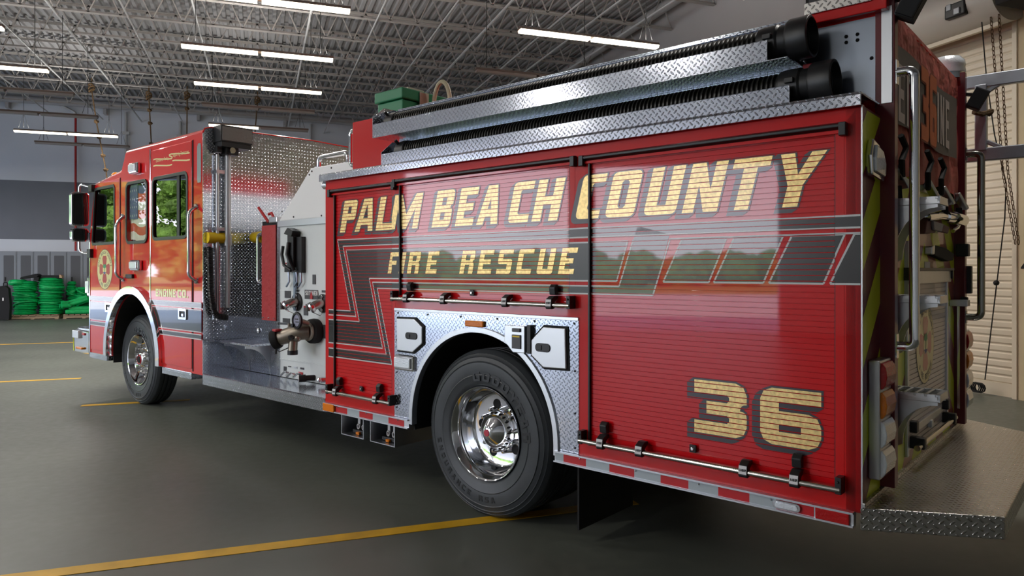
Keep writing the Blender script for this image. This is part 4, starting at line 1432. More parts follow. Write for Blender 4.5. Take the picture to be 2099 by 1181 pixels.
# ---- pump module between cab and body
YP = 0.40
b = MB()
b.box(-6.90, -6.17, YP, 2.05, 0.56, 1.10)
b.box(-6.17, XF, YP + .004, 2.05, 0.56, 1.10)
pm = b.obj('pump_module', PLATE, truck)
b = MB(); b.box(-6.19, -6.145, YP - .012, YP + .02, .56, 2.03); b.obj('corner_trim', PLATE, pm)
b = MB(); b.box(-6.145, XF, YP - .006, YP + .3, 1.385, 2.0); b.obj('upper_panel', PANELW, pm, bevel=.002)
b = MB(); b.box(-6.145, XF, YP - .006, YP + .3, .735, 1.375); b.obj('gauge_panel', PANELW, pm, bevel=.002)
b = MB(); b.box(-6.145, XF, YP - .006, YP + .3, .56, .722); b.box(-6.145, XF, YP - .012, YP, .722, .735); b.box(-6.145, XF, YP - .010, YP, 1.375, 1.385)
b.obj('lower_panel', PANELW, pm, bevel=.002)
b = MB(); b.box(-6.17, XF, YP - .02, YP + .02, 1.985, 2.045); b.box(-6.17, XF, YP, 2.05, 1.99, 2.03)
b.obj('header_trim', ALU, pm, bevel=.003)
b = MB()
top = [(-6.165, 2.04), (-5.62, 2.50)] + [(-5.02 + .12 * math.sin(a), 2.38 + .12 * math.cos(a)) for a in [PI / 2 * k / 6 for k in range(7)]] + [(-4.90, 2.04)]
b.prism(top, YP - .012, 2.05, 'xz')
ph = b.obj('pump_hood', WHITE, truck, bevel=.01)
b = MB()
for q in ((-6.10, 2.13), (-5.64, 2.44), (-5.60, 2.468), (-5.9, 2.07), (-5.45, 2.06), (-5.3, 2.47), (-5.05, 2.06)):
    b.ball((q[0], YP - .013, q[1]), .009, 8)
b.obj('rivet', MATS['rivet_dark'], ph)
grab('hood_handle', [(-5.60, .46, 2.50), (-5.60, .46, 2.60), (-5.16, .46, 2.60), (-5.16, .46, 2.50)], .022, parent=ph, rad=.06)
# crosslay bed with red vinyl flap
b = MB(); b.box(-6.46, -6.19, YP + .01, 2.05, 1.10, 1.99); b.box(-6.47, -6.18, YP - .005, YP + .02, 1.99, 2.05)
cl = b.obj('hose_crosslay', [MATT], truck)
b = MB(); b.box(-6.462, -6.205, YP - .018, YP - .004, 1.085, 2.01)
cv = b.obj('vinyl_flap', VINYL, cl, bevel=.004)
b = MB()
for k in range(3): b.ball((-6.43 + .1 * k, YP - .02, 1.11), .010, 8); b.cut()
b.obj('snap', CHROME, cv)
b = MB()
b.tube([(-6.36, YP + .0, 2.04), (-6.46, YP - .03, 2.16), (-6.5, YP - .03, 2.19)], .014, 8); b.tube([(-6.24, YP, 2.05), (-6.31, YP, 2.13), (-6.36, YP, 2.12)], .014, 8)
b.obj('red_lever', mat('lever_red', (.45, .01, .015), .35), cl)
b = MB(); b.box(-6.33, -6.18, YP - .02, YP + .06, 2.03, 2.09); b.obj('lever_bracket', ALU, cl, bevel=.01)
grab('grab_handle', [(-6.47, YP + .02, 1.93), (-6.60, YP + .02, 1.93), (-6.60, YP + .02, 1.45), (-6.47, YP + .02, 1.45)], .018)
b = MB(); b.cyl((-6.87, .03, 1.895), (-6.87, .235, 1.895), .055, 16); b.cut()
b.cyl((-6.80, YP + .1, 1.91), (-6.47, YP + .1, 1.91), .058, 18); b.ball((-6.80, YP + .1, 1.91), .057, 14)
b.obj('yellow_roller', YELLOW, truck)
# fittings of the pump panel
def P4(u, v, y=YP): return S(u, v, y)
b = MB(); b.cyl((-5.85, YP - .01, 1.90), (-5.85, YP - .01, 1.40), .010, 8)
b.box(-5.90, -5.80, YP - .08, YP, 1.60, 1.93); b.box(-5.80, -5.71, YP - .05, YP, 1.55, 1.88)
b.tube([(-6.02, YP - .05, 1.80), (-6.04, YP - .05, 1.72), (-5.97, YP - .07, 1.62), (-5.88, YP - .05, 1.57)], .016, 8)
b.tube([(-5.86, YP - .09, 1.83), (-5.87, YP - .1, 1.72), (-5.82, YP - .1, 1.64), (-5.80, YP - .07, 1.57)], .018, 8)
b.box(-6.0, -5.72, YP - .05, YP, 1.555, 1.60)
b.prism([(-5.93, 1.91), (-5.87, 1.965), (-5.78, 1.93), (-5.80, 1.88)], YP - .1, YP - .02)
b.obj('wrench_rack', BLACK, pm, bevel=.004)
b = MB()
for x_, w_ in ((-5.98, .03), (-5.85, .0), (-5.78, -.02)):
    b.tube([(x_ + .04, YP - .04, 1.56), (x_ + .05, YP - .04, 1.47), (x_, YP - .04, 1.42)], .009, 8)
b.box(-5.862, -5.838, YP - .04, YP - .02, 1.20, 1.86)
b.obj('spanner', mat('steel_blue', (.32, .38, .46), .3, .9), pm)
def label_at(u0, v0, u1, v1, m, name='placard', y=YP - .008):
    x0, z1 = S(u0, v0, y); x1, z0 = S(u1, v1, y)
    b = MB(); b.box(x0, x1, y - .004, y, z0, z1); return b.obj(name, m, pm)
label_at(577, 537, 589, 551, PINKL); label_at(578.5, 539, 587.5, 541.5, EMRED, y=YP - .0125)
label_at(641, 563, 647, 583, LABELM, 'slot_gauge'); label_at(584, 596, 596, 611, LABELM)
lb_ = label_at(625, 594, 652, 614, LABELM)
x0, z1 = S(626, 599, YP - .014); x1, z0 = S(651, 607, YP - .014)
b = MB()
wd, xe_ = word('SUTPHEN', 0, 0, .04, .02, .004)
sc_ = (x1 - x0) / xe_
for o_, h_ in wd:
    b.prism([(x0 + p[0] * sc_, z0 + .004 + p[1]) for p in o_], YP - .016, YP - .0125, 'xz', [[(x0 + p[0] * sc_, z0 + .004 + p[1]) for p in q] for q in h_])
b.obj('placard_lettering', PINKL, lb_)
b = MB(); xm = (x0 + x1) / 2
b.prism([(xm - .018, z0 - .03), (xm + .018, z0 - .03), (xm + .022, z0 - .005), (xm + .008, z0 + .025), (xm, z1 + .015), (xm - .008, z1 - .01), (xm - .018, z0 + .01)], YP - .018, YP - .0125, 'xz'); b.obj('flame_mark', EMRED, lb_)
label_at(623, 627, 631, 647, LABELM); label_at(623, 627, 631, 631, EMRED, y=YP - .0125); label_at(580, 652, 594, 662, LABELM)
label_at(606, 594, 614, 598, LABELM); label_at(660, 595, 669, 600, LABELM); label_at(655, 665, 667, 694, LABELM)
for u0, v0, u1, v1, m in ((582, 751, 587, 764, LABELM), (591, 750, 597, 753, LABELM), (603, 751, 609, 756, ALU), (616, 753, 623, 758, LABELM), (612, 762, 621, 769, EMRED)):
    label_at(u0, v0, u1, v1, m)
def outlet(u, v):
    x_, z_ = S(u, v, YP)
    b = MB(); b.cyl((x_, YP, z_), (x_, YP - .02, z_), .084, 24)
    for q in (-.058, .058):
        b.cyl((x_, YP - .02, z_ + q), (x_, YP - .03, z_ + q), .018, 12, mi=1)
    fl = b.obj('outlet_flange', [BLACK, CHROME], pm, bevel=.003)
    b = MB(); b.tube([(x_, YP - .01, z_), (x_, YP - .05, z_ - .002), (x_ - .012, YP - .085, z_ - .015), (x_ - .02, YP - .105, z_ - .028)], [.044, .042, .040, .039], 18)
    b.obj('outlet_elbow', mat('outlet_casting', (.45, .43, .40), .25, .9) if 'outlet_casting' not in MATS else MATS['outlet_casting'], fl)
    b = MB()
    p = Vector((x_ - .016, YP - .095, z_ - .022)); d = Vector((-.30, -.80, -.52)).normalized()
    b.lathe([(.038, 0), (.049, .006), (.051, .030), (.040, .044), (.018, .048), (0, .044)], p, d, 22)
    b.box(p.x - .05, p.x - .03, p.y - .05, p.y - .01, p.z - .045, p.z + .02)
    b.obj('outlet_cap', CHROME, fl)
    b = MB(); b.tube([p + Vector((0, -.02, -.05)), p + Vector((.04, .04, -.085)), (x_ + .01, YP - .02, z_ - .08)], .0035, 5); b.obj('cap_chain', CHROME, fl)
outlet(611, 619); outlet(664, 622)
b = MB()
xv, zv = S(641, 679, YP - .05)
b.lathe([(.09, 0), (.108, .006), (.112, .04), (.108, .075), (.085, .09), (0, .09)], (xv, YP, zv), (0, -1, 0), 32)
b.lathe([(.06, 0), (.07, .01), (.07, .05)], (xv + .03, YP, zv - .02), (0, -1, 0), 24)
iv = b.obj('intake_ring', MATT, pm, bevel=.002)
b = MB()
yc = .13
pc = Vector((S(568, 695, yc)[0], yc, S(568, 695, yc)[1]))
p0_ = Vector((xv, YP - .08, zv)); pm_ = Vector((xv - .06, YP - .15, zv - .005))
b.tube([p0_, p0_.lerp(pm_, .5), pm_, pm_.lerp(pc, .35), pm_.lerp(pc, .7), pc], [.070, .072, .074, .072, .068, .062], 28)
b.cyl(p0_ + Vector((0, -.01, 0)), p0_ + Vector((0, -.03, 0)), .082, 28)
q_ = pm_.lerp(pc, .25)
b.cyl(q_, q_ + Vector((.0, -.01, -.155)), .040, 18)
b.cyl(pm_.lerp(pc, .45) + Vector((0, 0, .04)), pm_.lerp(pc, .45) + Vector((0, 0, .105)), .014, 10)
b.ball(pm_ + Vector((.02, -.03, -.05)), .035, 12)
b.obj('intake_valve', BRONZE, iv)
b = MB(); b.cyl(q_ + Vector((.0, -.01, -.145)), q_ + Vector((.0, -.01, -.185)), .045, 18); b.cyl(q_ + Vector((.045, -.03, -.02)), q_ + Vector((.045, -.07, -.03)), .022, 10); b.obj('drain_cap', BLACK, iv)
b = MB(); t0_ = pm_.lerp(pc, .45) + Vector((0, 0, .10)); b.bar(t0_, t0_ + Vector((-.12, -.03, .0)), .018, .018); b.ball(t0_ + Vector((-.12, -.03, 0)), .014, 8); b.obj('vent_lever', BLACK, iv)
d = (pc - pm_).normalized()
b = MB(); b.lathe([(.060, -.03), (.082, -.02), (.088, .0), (.087, .035), (.070, .045), (.066, .030), (.03, .028), (.028, .04), (0, .04)], pc, d, 30); cap = b.obj('intake_cap', MATT, iv)
b = MB(); b.box(pc.x - .005, pc.x + .055, pc.y - .05, pc.y + .02, pc.z + .070, pc.z + .092); b.obj('cap_lug', EMRED, iv, bevel=.006)
b = MB(); b.tube([pc + Vector((.02, -.02, -.08)), pc + Vector((.05, -.01, -.11)), q_ + Vector((-.03, -.02, -.12))], .005, 6); b.tube([pc + Vector((.01, -.02, -.08)), pc + Vector((.01, -.02, -.13))], .012, 8); b.obj('cap_cable', BLACK, iv)
yh = .19
hx, hz = S(611, 657, yh)
b = MB()
b.lathe([(.058, 0), (.072, .0), (.076, .010), (.072, .020), (.055, .024), (.052, .016)], (hx, yh, hz), (0, -1, 0), 36)
hw = b.obj('hand_wheel', BLACK, iv)
b = MB(); b.cyl((hx, yh + .01, hz), (hx, yh - .014, hz), .056, 32); b.obj('wheel_plate', mat('wheel_plate', (.28, .28, .36), .4, .4), hw)
b = MB(); b.box(hx - .028, hx + .02, yh - .018, yh - .014, hz + .006, hz + .018); b.box(hx - .015, hx + .03, yh - .018, yh - .014, hz - .018, hz - .008); b.obj('wheel_marks', LABELM, hw)
b = MB(); b.cyl((hx - .045, yh, hz - .045), (hx - .045, yh - .035, hz - .045), .018, 12); b.obj('wheel_knob', BLACK, hw)
b = MB(); b.cyl((hx, yh + .01, hz), (hx + .02, yh + .09, hz - .03), .022, 12); b.obj('wheel_stem', BRONZE, iv)
for u, v in ((590, 763), (603, 766), (616, 767)):
    x_, z_ = S(u, v, YP)
    b = MB(); b.tube([(x_ + .02, YP, z_), (x_ + .01, YP - .04, z_ + .01), (x_ - .04, YP - .05, z_ - .03)], .010, 8); b.obj('drain_lever', CHROME, pm)
x_, z_ = S(638, 773, YP)
b = MB(); b.cyl((x_ + .06, YP, z_), (x_ + .02, YP - .07, z_), .026, 16); b.cyl((x_ + .02, YP - .07, z_), (x_ - .01, YP - .12, z_ - .002), .034, 16); b.cyl((x_ - .008, YP - .117, z_ - .002), (x_ - .012, YP - .124, z_ - .002), .032, 16, mi=1)
b.obj('small_intake', [BLACK, PINKL], pm)
x_, z_ = S(668, 777, YP)
b = MB(); b.cyl((x_ + .04, YP, z_), (x_ + .01, YP - .06, z_), .026, 14); b.ball((x_ + .005, YP - .07, z_), .026, 10); b.obj('small_outlet', CHROME, pm)
# running board and folding step
b = MB()
b.prism([(0.0, .450), (0.0, .550), (.012, .556), (YP, .556), (YP, .546), (.014, .546), (.014, .450)], -6.90, XF - .01, 'yz')
b.box(-4.835, -4.825, 0, YP, .45, .556); b.box(-6.90, -6.89, 0, YP, .45, .556)
b.obj('running_board', PLATE, truck)
b = MB(); b.box(-6.9, XF, .05, YP + .4, .43, .45); b.obj('board_support', MATT, truck)
def curved_step(x0, x1, yb, depth, z, plane_x=True):
    """a step with quarter-round cheeks; on the side (depth towards -y) """
    b = MB()
    b.box(x0, x1, yb - depth, yb, z - .012, z + .012)
    sp = b.obj('folding_step', PLATE, truck, bevel=.004)
    b = MB()
    pr = [(yb, z - .012), (yb - depth, z - .012), (yb - depth, z - .035)] + [(yb - depth + depth * math.sin(a), z - .30 + .265 * math.cos(a)) for a in [PI / 2 * k / 8 for k in range(9)]]
    b.prism(pr, (x0 + x1) / 2 - .2, (x0 + x1) / 2 - .19, 'yz'); b.cut(); b.prism(pr, (x0 + x1) / 2 + .19, (x0 + x1) / 2 + .2, 'yz')
    b.obj('step_bracket', ALU, sp)
x_, z_ = S(497, 704, .15)
curved_step(-6.84, -6.22, YP, .26, .865)
b = MB(); b.ball((S(530, 678, YP)[0], YP - .01, S(530, 678, YP)[1]), .03, 10, sq=(1, .4, 1)); b.obj('step_lamp', CHROME, truck)

# ---- cab
def cab_arch(R_, x=-8.59, z=0.61, zb_=.54, n=28):
    """points of the wheel arch from front foot over the top to the rear foot"""
    a0 = math.asin(max(-1, (zb_ - z) / R_))
    return [(x - R_ * math.cos(a0 + (PI - 2 * a0) * k / n), z + R_ * math.sin(a0 + (PI - 2 * a0) * k / n)) for k in range(n + 1)]
CX = (-9.925, -6.90)
prof_top = [(-6.90, 2.93), (-8.80, 2.93), (-8.93, 2.72), (-9.78, 2.63), (-9.925, 2.05)]
W1 = [(-9.825, 1.935), (-9.735, 2.56), (-9.70, 2.575), (-9.14, 2.575), (-9.115, 2.55), (-9.115, 1.925), (-9.14, 1.905), (-9.80, 1.905)]
W2 = rrect(-8.755, -8.195, 1.895, 2.565, .07)
W3 = rrect(-8.03, -7.215, 1.915, 2.56, .06)
b = MB()
skin = [(-9.925, .54)] + cab_arch(.70) + [(-6.90, .54)] + prof_top
b.prism(skin, 0.0, 0.04, 'xz', [W1, W2, W3])
b.prism(skin, 2.41, 2.45, 'xz')
cab = b.obj('cab', RED, truck)
b = MB()
# roof with rounded shoulders
def roofstrip(pa, pb):
    sec = []
    n = Vector((pb[0] - pa[0], pb[1] - pa[1])); n = Vector((n.y, -n.x)).normalized()
    if n.y < 0: n = -n
    for (y, h) in ((0, 0), (.01, .022), (.035, .042), (.08, .05), (1.22, .075), (2.37, .05), (2.415, .042), (2.44, .022), (2.45, 0)):
        sec.append((y, h))
    vs = []
    for p in (pa, pb):
        for y, h in sec:
            vs.append((p[0] + n.x * h, y, p[1] + n.y * h))
    m = len(sec)
    b.add(vs, [(i, i + 1, m + i + 1, m + i) for i in range(m - 1)], 0, True)
roofstrip((-6.905, 2.93), (-8.80, 2.93)); roofstrip((-8.80, 2.93), (-8.93, 2.72)); roofstrip((-8.93, 2.72), (-9.78, 2.63)); roofstrip((-9.78, 2.63), (-9.925, 2.05))
b.box(-9.78, -6.91, .04, 2.41, 2.60, 2.64); b.box(-8.8, -6.91, .04, 2.41, 2.90, 2.93)
b.obj('cab_roof', RED, cab, sharp=50)
b = MB(); b.prism([(-9.925, .54), (-9.925, 2.05), (-9.78, 2.63), (-9.74, 2.60), (-9.88, 2.04), (-9.88, .54)], 0.04, 2.41, 'xz'); b.obj('cab_front', RED, cab)
b = MB(); b.prism([(-9.93, 1.45), (-9.93, 2.05), (-9.80, 2.58), (-9.795, 2.575), (-9.92, 2.05), (-9.92, 1.45)], .12, 2.33, 'xz'); b.obj('windscreen', GLASSD, cab)
b = MB(); b.box(-9.85, -7.0, .06, 2.39, 1.32, 1.70); b.box(-9.85, -9.35, .06, 2.39, .60, 1.32); b.box(-7.85, -7.0, .06, 2.39, .60, 1.32)
b.box(-7.0, -6.93, .04, 2.41, .56, 2.90)
b.box(-9.3, -7.9, .9, 1.5, .7, 1.35)
for x_ in (-9.2, -7.5):
    for y_ in (.25, 1.55):
        b.box(x_, x_ + .14, y_, y_ + .5, 1.7, 2.28); b.box(x_ + .01, x_ + .12, y_ + .1, y_ + .4, 2.3, 2.45)
b.obj('cab_interior', mat('cab_interior', (.03, .03, .032), .8), cab)
def window(poly, name='cab_window', glass=GLASS, fr=.022, yf=-.016):
    b = MB(); b.prism(offs(poly, fr), yf, yf + .012, 'xz', [offs(poly, -.012)]); f = b.obj(name, mat('window_seal', (.05, .055, .05), .35, .3) if 'window_seal' not in MATS else MATS['window_seal'], cab, bevel=.002)
    b = MB(); b.prism(offs(poly, -.006), .004, .008, 'xz'); b.obj('pane', glass, f)
    return f
w1 = window(W1); w2 = window(W2, glass=GLASSC); w3 = window(W3)
b = MB(); b.box(-9.42, -9.38, .010, .03, 1.91, 2.57); b.obj('window_bar', BLACK, w1)
b = MB(); b.box(-7.46, -7.40, -.004, .02, 1.92, 2.56); b.box(-8.02, -7.90, .012, .03, 1.92, 2.56); b.obj('window_bar', BLACK, w3)
b = MB(); b.box(-9.25, -9.13, .030, .036, 1.91, 2.57); b.box(-9.60, -9.50, .05, .056, 1.91, 2.57)
b.obj('curtain', mat('pale_curtain', (.25, .36, .36), .8), w1)
# flag hung behind the middle window
b = MB()
zf0, zf1 = 1.90, 2.56
for k in range(7):
    z0_ = zf0 + (zf1 - zf0) * k / 7; z1_ = zf0 + (zf1 - zf0) * (k + 1) / 7
    vs = []
    for j in range(9):
        x_ = -8.75 + .55 * j / 8
        for z_ in (z0_, z1_):
            vs.append((x_, .035 + .008 * math.sin(j * 1.3), z_ + .03 * math.sin(j * .8 + 1)))
    b.add(vs, [(2 * j, 2 * j + 2, 2 * j + 3, 2 * j + 1) for j in range(8)], 2 if k == 6 else (k + 1) % 2)
b.box(-8.75, -8.52, .022, .027, 2.16, 2.56, 2)
for j in range(4):
    for k in range(4):
        b.add([(-8.72 + .055 * j + .009 * (1 if i % 2 == 0 else .42) * math.sin(PI * i / 5), .0215, 2.20 + .095 * k + .02 * (1 if i % 2 == 0 else .42) * math.cos(PI * i / 5)) for i in range(10)], [tuple(range(10))], 1)
b.obj('flag', [mat('flag_red', (.70, .13, .07), .7), mat('flag_white', (.85, .82, .70), .7), mat('flag_blue', (.12, .14, .28), .7)], w2)
def cab_door(poly, hole, name='cab_door'):
    b = MB(); b.prism(poly, -.009, 0.0, 'xz', [offs(hole, .004)]); return b.obj(name, RED, cab, bevel=.004)
ar = cab_arch(.785)
fr_ = [p for p in ar if p[0] < -8.97 and p[1] > .585 and p[0] > -9.5]
rr_ = [p for p in ar if p[0] > -8.085 and p[1] > .585]
d1_ = cab_door([(-9.885, .585), (fr_[0][0], .585)] + fr_ + [(-8.965, fr_[-1][1] + .03), (-8.965, 2.655), (-9.74, 2.625), (-9.885, 2.06)], W1)
d2_ = cab_door([(-8.085, rr_[0][1] + .0)] + rr_ + [(-7.80, .585), (-7.115, .585), (-7.115, 2.875), (-8.085, 2.875)], W3)
b = MB(); b.box(-8.112, -8.090, -.013, 0, 1.16, 2.90); b.cut(); b.box(-9.932, -9.905, -.012, .03, .54, 2.05); b.obj('edge_moulding', CHROME, cab, bevel=.003)
b = MB(); b.box(-8.962, -8.945, -.004, .0, 1.25, 2.66); b.cut(); b.box(-7.112, -7.092, -.004, .0, .56, 2.88); b.obj('door_gap', MATT, cab)
b = MB(); b.prism([(-6.93, 2.44), (-6.995, 2.44), (-7.005, 2.47), (-7.005, 2.80), (-6.985, 2.83), (-6.94, 2.83), (-6.925, 2.80), (-6.925, 2.47)], -.006, .0, 'xz'); b.obj('slim_lamp', mat('slim_lamp', (.35, .42, .42), .2, .3, coat=1), cab, bevel=.003)
# arch trim
b = MB()
ro_ = cab_arch(.785, zb_=.545); ri_ = cab_arch(.695, zb_=.545)
b.prism(ro_ + ri_[::-1], -.045, .02, 'xz')
b.obj('arch_trim', CHROME, cab, bevel=.02, seg=3)
for xs_, xe_ in ((-9.92, -9.36), (-7.80, -7.12)):
    b = MB(); b.prism([(-.010, .475), (-.010, .545), (.30, .552), (.30, .475)], xs_, xe_, 'yz'); b.obj('kick_step', PLATE, cab, bevel=.004)
# cab stripes
def cab_band(z0, z1, m, off=.0097, name='cab_stripe', x0=-9.90, x1=-6.903):
    P = []
    xz = []
    n = 8
    Rr = .79
    def ex(z, s):
        q = Rr * Rr - (z - .61) ** 2
        return -8.59 + s * math.sqrt(q)
    zs = [z0 + (z1 - z0) * k / n for k in range(n + 1)]
    if z1 < 1.385:
        P.append(([(x0, z0)] + [(ex(z, -1), z) for z in zs] + [(x0, z1)], []))
        P.append(([(x1, z1)] + [(ex(z, 1), z) for z in zs[::-1]] + [(x1, z0)], []))
    return side_decal(name, P, off, m, cab, fixed=0.0)
for z0_, z1_, m in ((1.205, 1.246, BLACKG), (.969, 1.174, BLACKG), (.897, .932, BLACKG)):
    cab_band(z0_, z1_, m)
for z0_ in (1.246, 1.196, 1.175, .958, .932, .886):
    cab_band(z0_, z0_ + .010, SILVER, .0101, 'stripe_outline')
# door lettering
e_w, xe2 = word('ENGINE', 0, 0, .083, .088, .018, .34, .24, .06)
k_ = (7.955 - 7.465) / xe2
wds = [([(-7.955 + p[0] * k_, 1.292 + p[1]) for p in o_], [[(-7.955 + p[0] * k_, 1.292 + p[1]) for p in q] for q in h_]) for o_, h_ in e_w]
e_w, xe2 = word('CO.', 0, 0, .083, .088, .018, .34, .24, .06)
k_ = .235 / xe2
wds += [([(-7.425 + p[0] * k_, 1.292 + p[1]) for p in o_], [[(-7.425 + p[0] * k_, 1.292 + p[1]) for p in q] for q in h_]) for o_, h_ in e_w]
side_decal('lettering', wds, .0118, mat('door_lettering', (.90, .90, .45), .4, coat=.3), cab, fixed=0.0)
# ribbon banner above the rear cab window
GT = CREAM
def ribbon(pts, w=.014):
    P = []
    for i in range(len(pts) - 1):
        P.append(line(pts[i], pts[i + 1], w))
        P.append((circ(*pts[i + 1], w * .5, 8), []))
    return P
def px(l): return [S(305 + x / 23.3, 300 + y / 23.3, -.01) for x, y in l]
P = ribbon(px([(220, 640), (340, 605), (900, 610), (1080, 590), (1120, 540), (1080, 490), (980, 455), (975, 410), (1080, 365), (1300, 345), (1750, 345), (1940, 315)]))
P += ribbon(px([(220, 950), (340, 915), (850, 920), (1000, 905), (1105, 870)])) + ribbon(px([(1130, 690), (1250, 670), (1800, 670), (1950, 640)]))
side_decal('ribbon_banner', P, .0108, GT, cab, fixed=0.0)
def flat_text(txt, x0, x1, z, h, y, m, parent, name='small_lettering'):
    cu = bpy.data.curves.new(name, 'FONT'); cu.body = txt; cu.size = 1.0
    tmp = bpy.data.objects.new('tmp', cu); link(tmp)
    bpy.context.view_layer.update()
    dg = bpy.context.evaluated_depsgraph_get()
    me = bpy.data.meshes.new_from_object(tmp.evaluated_get(dg))
    bpy.data.objects.remove(tmp)
    xs = [v.co.x for v in me.vertices]; ys = [v.co.y for v in me.vertices]
    a, c = min(xs), max(xs); lo, hi = min(ys), max(ys)
    for v in me.vertices:
        v.co = (x0 + (v.co.x - a) / (c - a) * (x1 - x0), y, z + (v.co.y - lo) / (hi - lo) * h)
    me.materials.clear(); me.materials.append(m)
    o = bpy.data.objects.new(name, me); link(o); o.parent = parent
    return o
a_ = S(305 + 345 / 23.3, 300 + 815 / 23.3, -.01); c_ = S(305 + 940 / 23.3, 300 + 700 / 23.3, -.01)
flat_text('Excellence Today', a_[0], c_[0], a_[1], .045, -.0108, GT, cab)
a_ = S(305 + 1140 / 23.3, 300 + 560 / 23.3, -.01); c_ = S(305 + 1900 / 23.3, 300 + 450 / 23.3, -.01)
flat_text('Supporting Tomorrow', a_[0], c_[0], a_[1], .05, -.0108, GT, cab)
# round seal (gold ring with lettering, red cross with palm)
def seal(cx, cz, r, mk):
    """mk(name, polys, level, material)"""
    mk('seal', [(circ(cx, cz, r, 48), [])], 0, MATT if False else LABELM)
    mk('seal_ring', [(circ(cx, cz, r * .97, 48), [])], 1, CREAM)
    cross = []
    for k in range(4):
        a = PI / 2 * k + PI / 2
        for da, rr_ in ((-.50, .60), (-.28, .70), (0, .66), (.28, .70), (.50, .60)):
            cross.append((cx + r * rr_ * math.cos(a + da), cz + r * rr_ * math.sin(a + da)))
        a2 = a + PI / 4
        cross.append((cx + r * .26 * math.cos(a2), cz + r * .26 * math.sin(a2)))
    mk('seal_cross', [(cross, [])], 2, EMRED)
    mk('seal_centre', [(circ(cx, cz - r * .02, r * .24, 24), [])], 3, CREAM)
    mk('seal_palm', [([(cx - r * .2, cz + r * .1), (cx - r * .12, cz + r * .26), (cx, cz + r * .22), (cx + r * .12, cz + r * .28), (cx + r * .2, cz + r * .1), (cx + r * .06, cz + r * .06), (cx + r * .03, cz - r * .14), (cx - r * .04, cz - r * .14), (cx - r * .02, cz + r * .05)], [])], 4, GREEN)
    mk('seal_sea', [([(cx - r * .2, cz - r * .14), (cx + r * .2, cz - r * .14), (cx, cz - r * .27)], [])], 4, BLUE)
    for txt, amid, sgn, rad in (('PALM BEACH COUNTY', PI / 2, -1, .76), ('FIRE RESCUE', -PI / 2, 1, .90)):
        n = len(txt); st = .168
        P = []
        for i, ch in enumerate(txt):
            if ch == ' ': continue
            a = amid + sgn * (i - (n - 1) / 2) * st
            w = r * .10 if ch != 'I' else r * .045; h = r * .15
            o_, hs = glyph(ch, w, h, w * .28, h * .2, w * .12)
            ux = (-math.sin(a) * sgn, math.cos(a) * sgn); uz = (math.cos(a) * -sgn, math.sin(a) * -sgn)
            f = lambda p: (cx + r * rad * math.cos(a) + (p[0] - w / 2) * ux[0] + p[1] * uz[0], cz + r * rad * math.sin(a) + (p[0] - w / 2) * ux[1] + p[1] * uz[1])
            P.append(([f(p) for p in o_], [[f(p) for p in q] for q in hs]))
        mk('seal_lettering', P, 2, LABELM)
sl_ = []
def mk_side(name, polys, lv, m):
    o = side_decal(name, polys, .0102 + .0006 * lv, m, cab if not sl_ else sl_[0], fixed=0.0)
    if not sl_: sl_.append(o)
seal(-9.415, 1.586, .245, mk_side)
def cab_lamp(u0, v0, u1, v1, name='warning_lamp', y=-.02):
    x0, z1 = S(u0, v0, y); x1, z0 = S(u1, v1, y)
    b = MB(); b.box(x0, x1, -.055, 0, z0, z1); f = b.obj(name, CHROME, cab, bevel=.02, seg=3)
    b = MB(); b.box(x0 + .02, x1 - .02, -.068, -.05, z0 + .02, z1 - .02); b.obj('lens', LENS, f, bevel=.012)
cab_lamp(271, 533, 289, 555); cab_lamp(269, 336, 286, 354)
for (u0, v0, u1, v1) in ((262, 562, 275, 571),):
    x0, z1 = S(u0, v0); x1, z0 = S(u1, v1); b = MB(); b.box(x0, x1, -.03, 0, z0, z1); b.obj('door_latch', BLACK, cab, bevel=.008)
for (u0, v0, u1, v1), dd in (((217, 620, 229, 641), d1_), ((367, 632, 383, 656), d2_)):
    x0, z1 = S(u0, v0, -.01); x1, z0 = S(u1, v1, -.01)
    b = MB(); b.prism(rrect(x0, x1, z0, z1, .012), -.022, -.008, 'xz', [rrect(x0 + .025, x1 - .02, z0 + .025, z1 - .025, .008)]); h = b.obj('door_handle', CHROME, dd, bevel=.003)
    b = MB(); b.box(x0 + .02, x1 - .02, -.011, -.0085, z0 + .02, z1 - .02); b.obj('handle_recess', LABELM, h)
    b = MB(); xm = (x0 + x1) / 2; b.box(xm - .022, xm + .022, -.020, -.010, z0 + .03, z1 - .05); b.obj('handle_paddle', CHROME, h, bevel=.004)
for x_ in (-8.853, -7.01):
    grab('cab_grab_handle', [(x_, 0, 2.205), (x_, -.086, 2.11 if x_ < -8 else 2.15), (x_, -.086, 1.515), (x_, 0, 1.47)], .018, rad=.05)
# mirrors
mr = MB(); mr.prism(rrect(-.20, .0, 2.13, 2.555, .04), -10.05, -9.965, 'yz'); mo = mr.obj('side_mirror', CHROME, truck, bevel=.015)
mr = MB(); mr.prism(rrect(-.185, -.012, 2.15, 2.535, .03), -9.967, -9.955, 'yz'); mr.obj('mirror_face', GLASSD, mo)
mr = MB(); mr.prism(rrect(-.195, .0, 1.935, 2.105, .05), -10.05, -9.965, 'yz'); mr.obj('lower_mirror', CHROME, mo, bevel=.015)
mr = MB(); mr.prism(rrect(-.18, -.012, 1.95, 2.09, .04), -9.967, -9.955, 'yz'); mr.obj('mirror_face', GLASSD, mo)
mr = MB(); mr.tube(bend([(-9.80, -.01, 2.60), (-10.0, -.10, 2.66), (-10.0, -.10, 2.5)], .06), .014, 8); mr.tube(bend([(-10.0, -.10, 1.98), (-10.0, -.1, 1.80), (-9.88, -.01, 1.78)], .06), .014, 8)
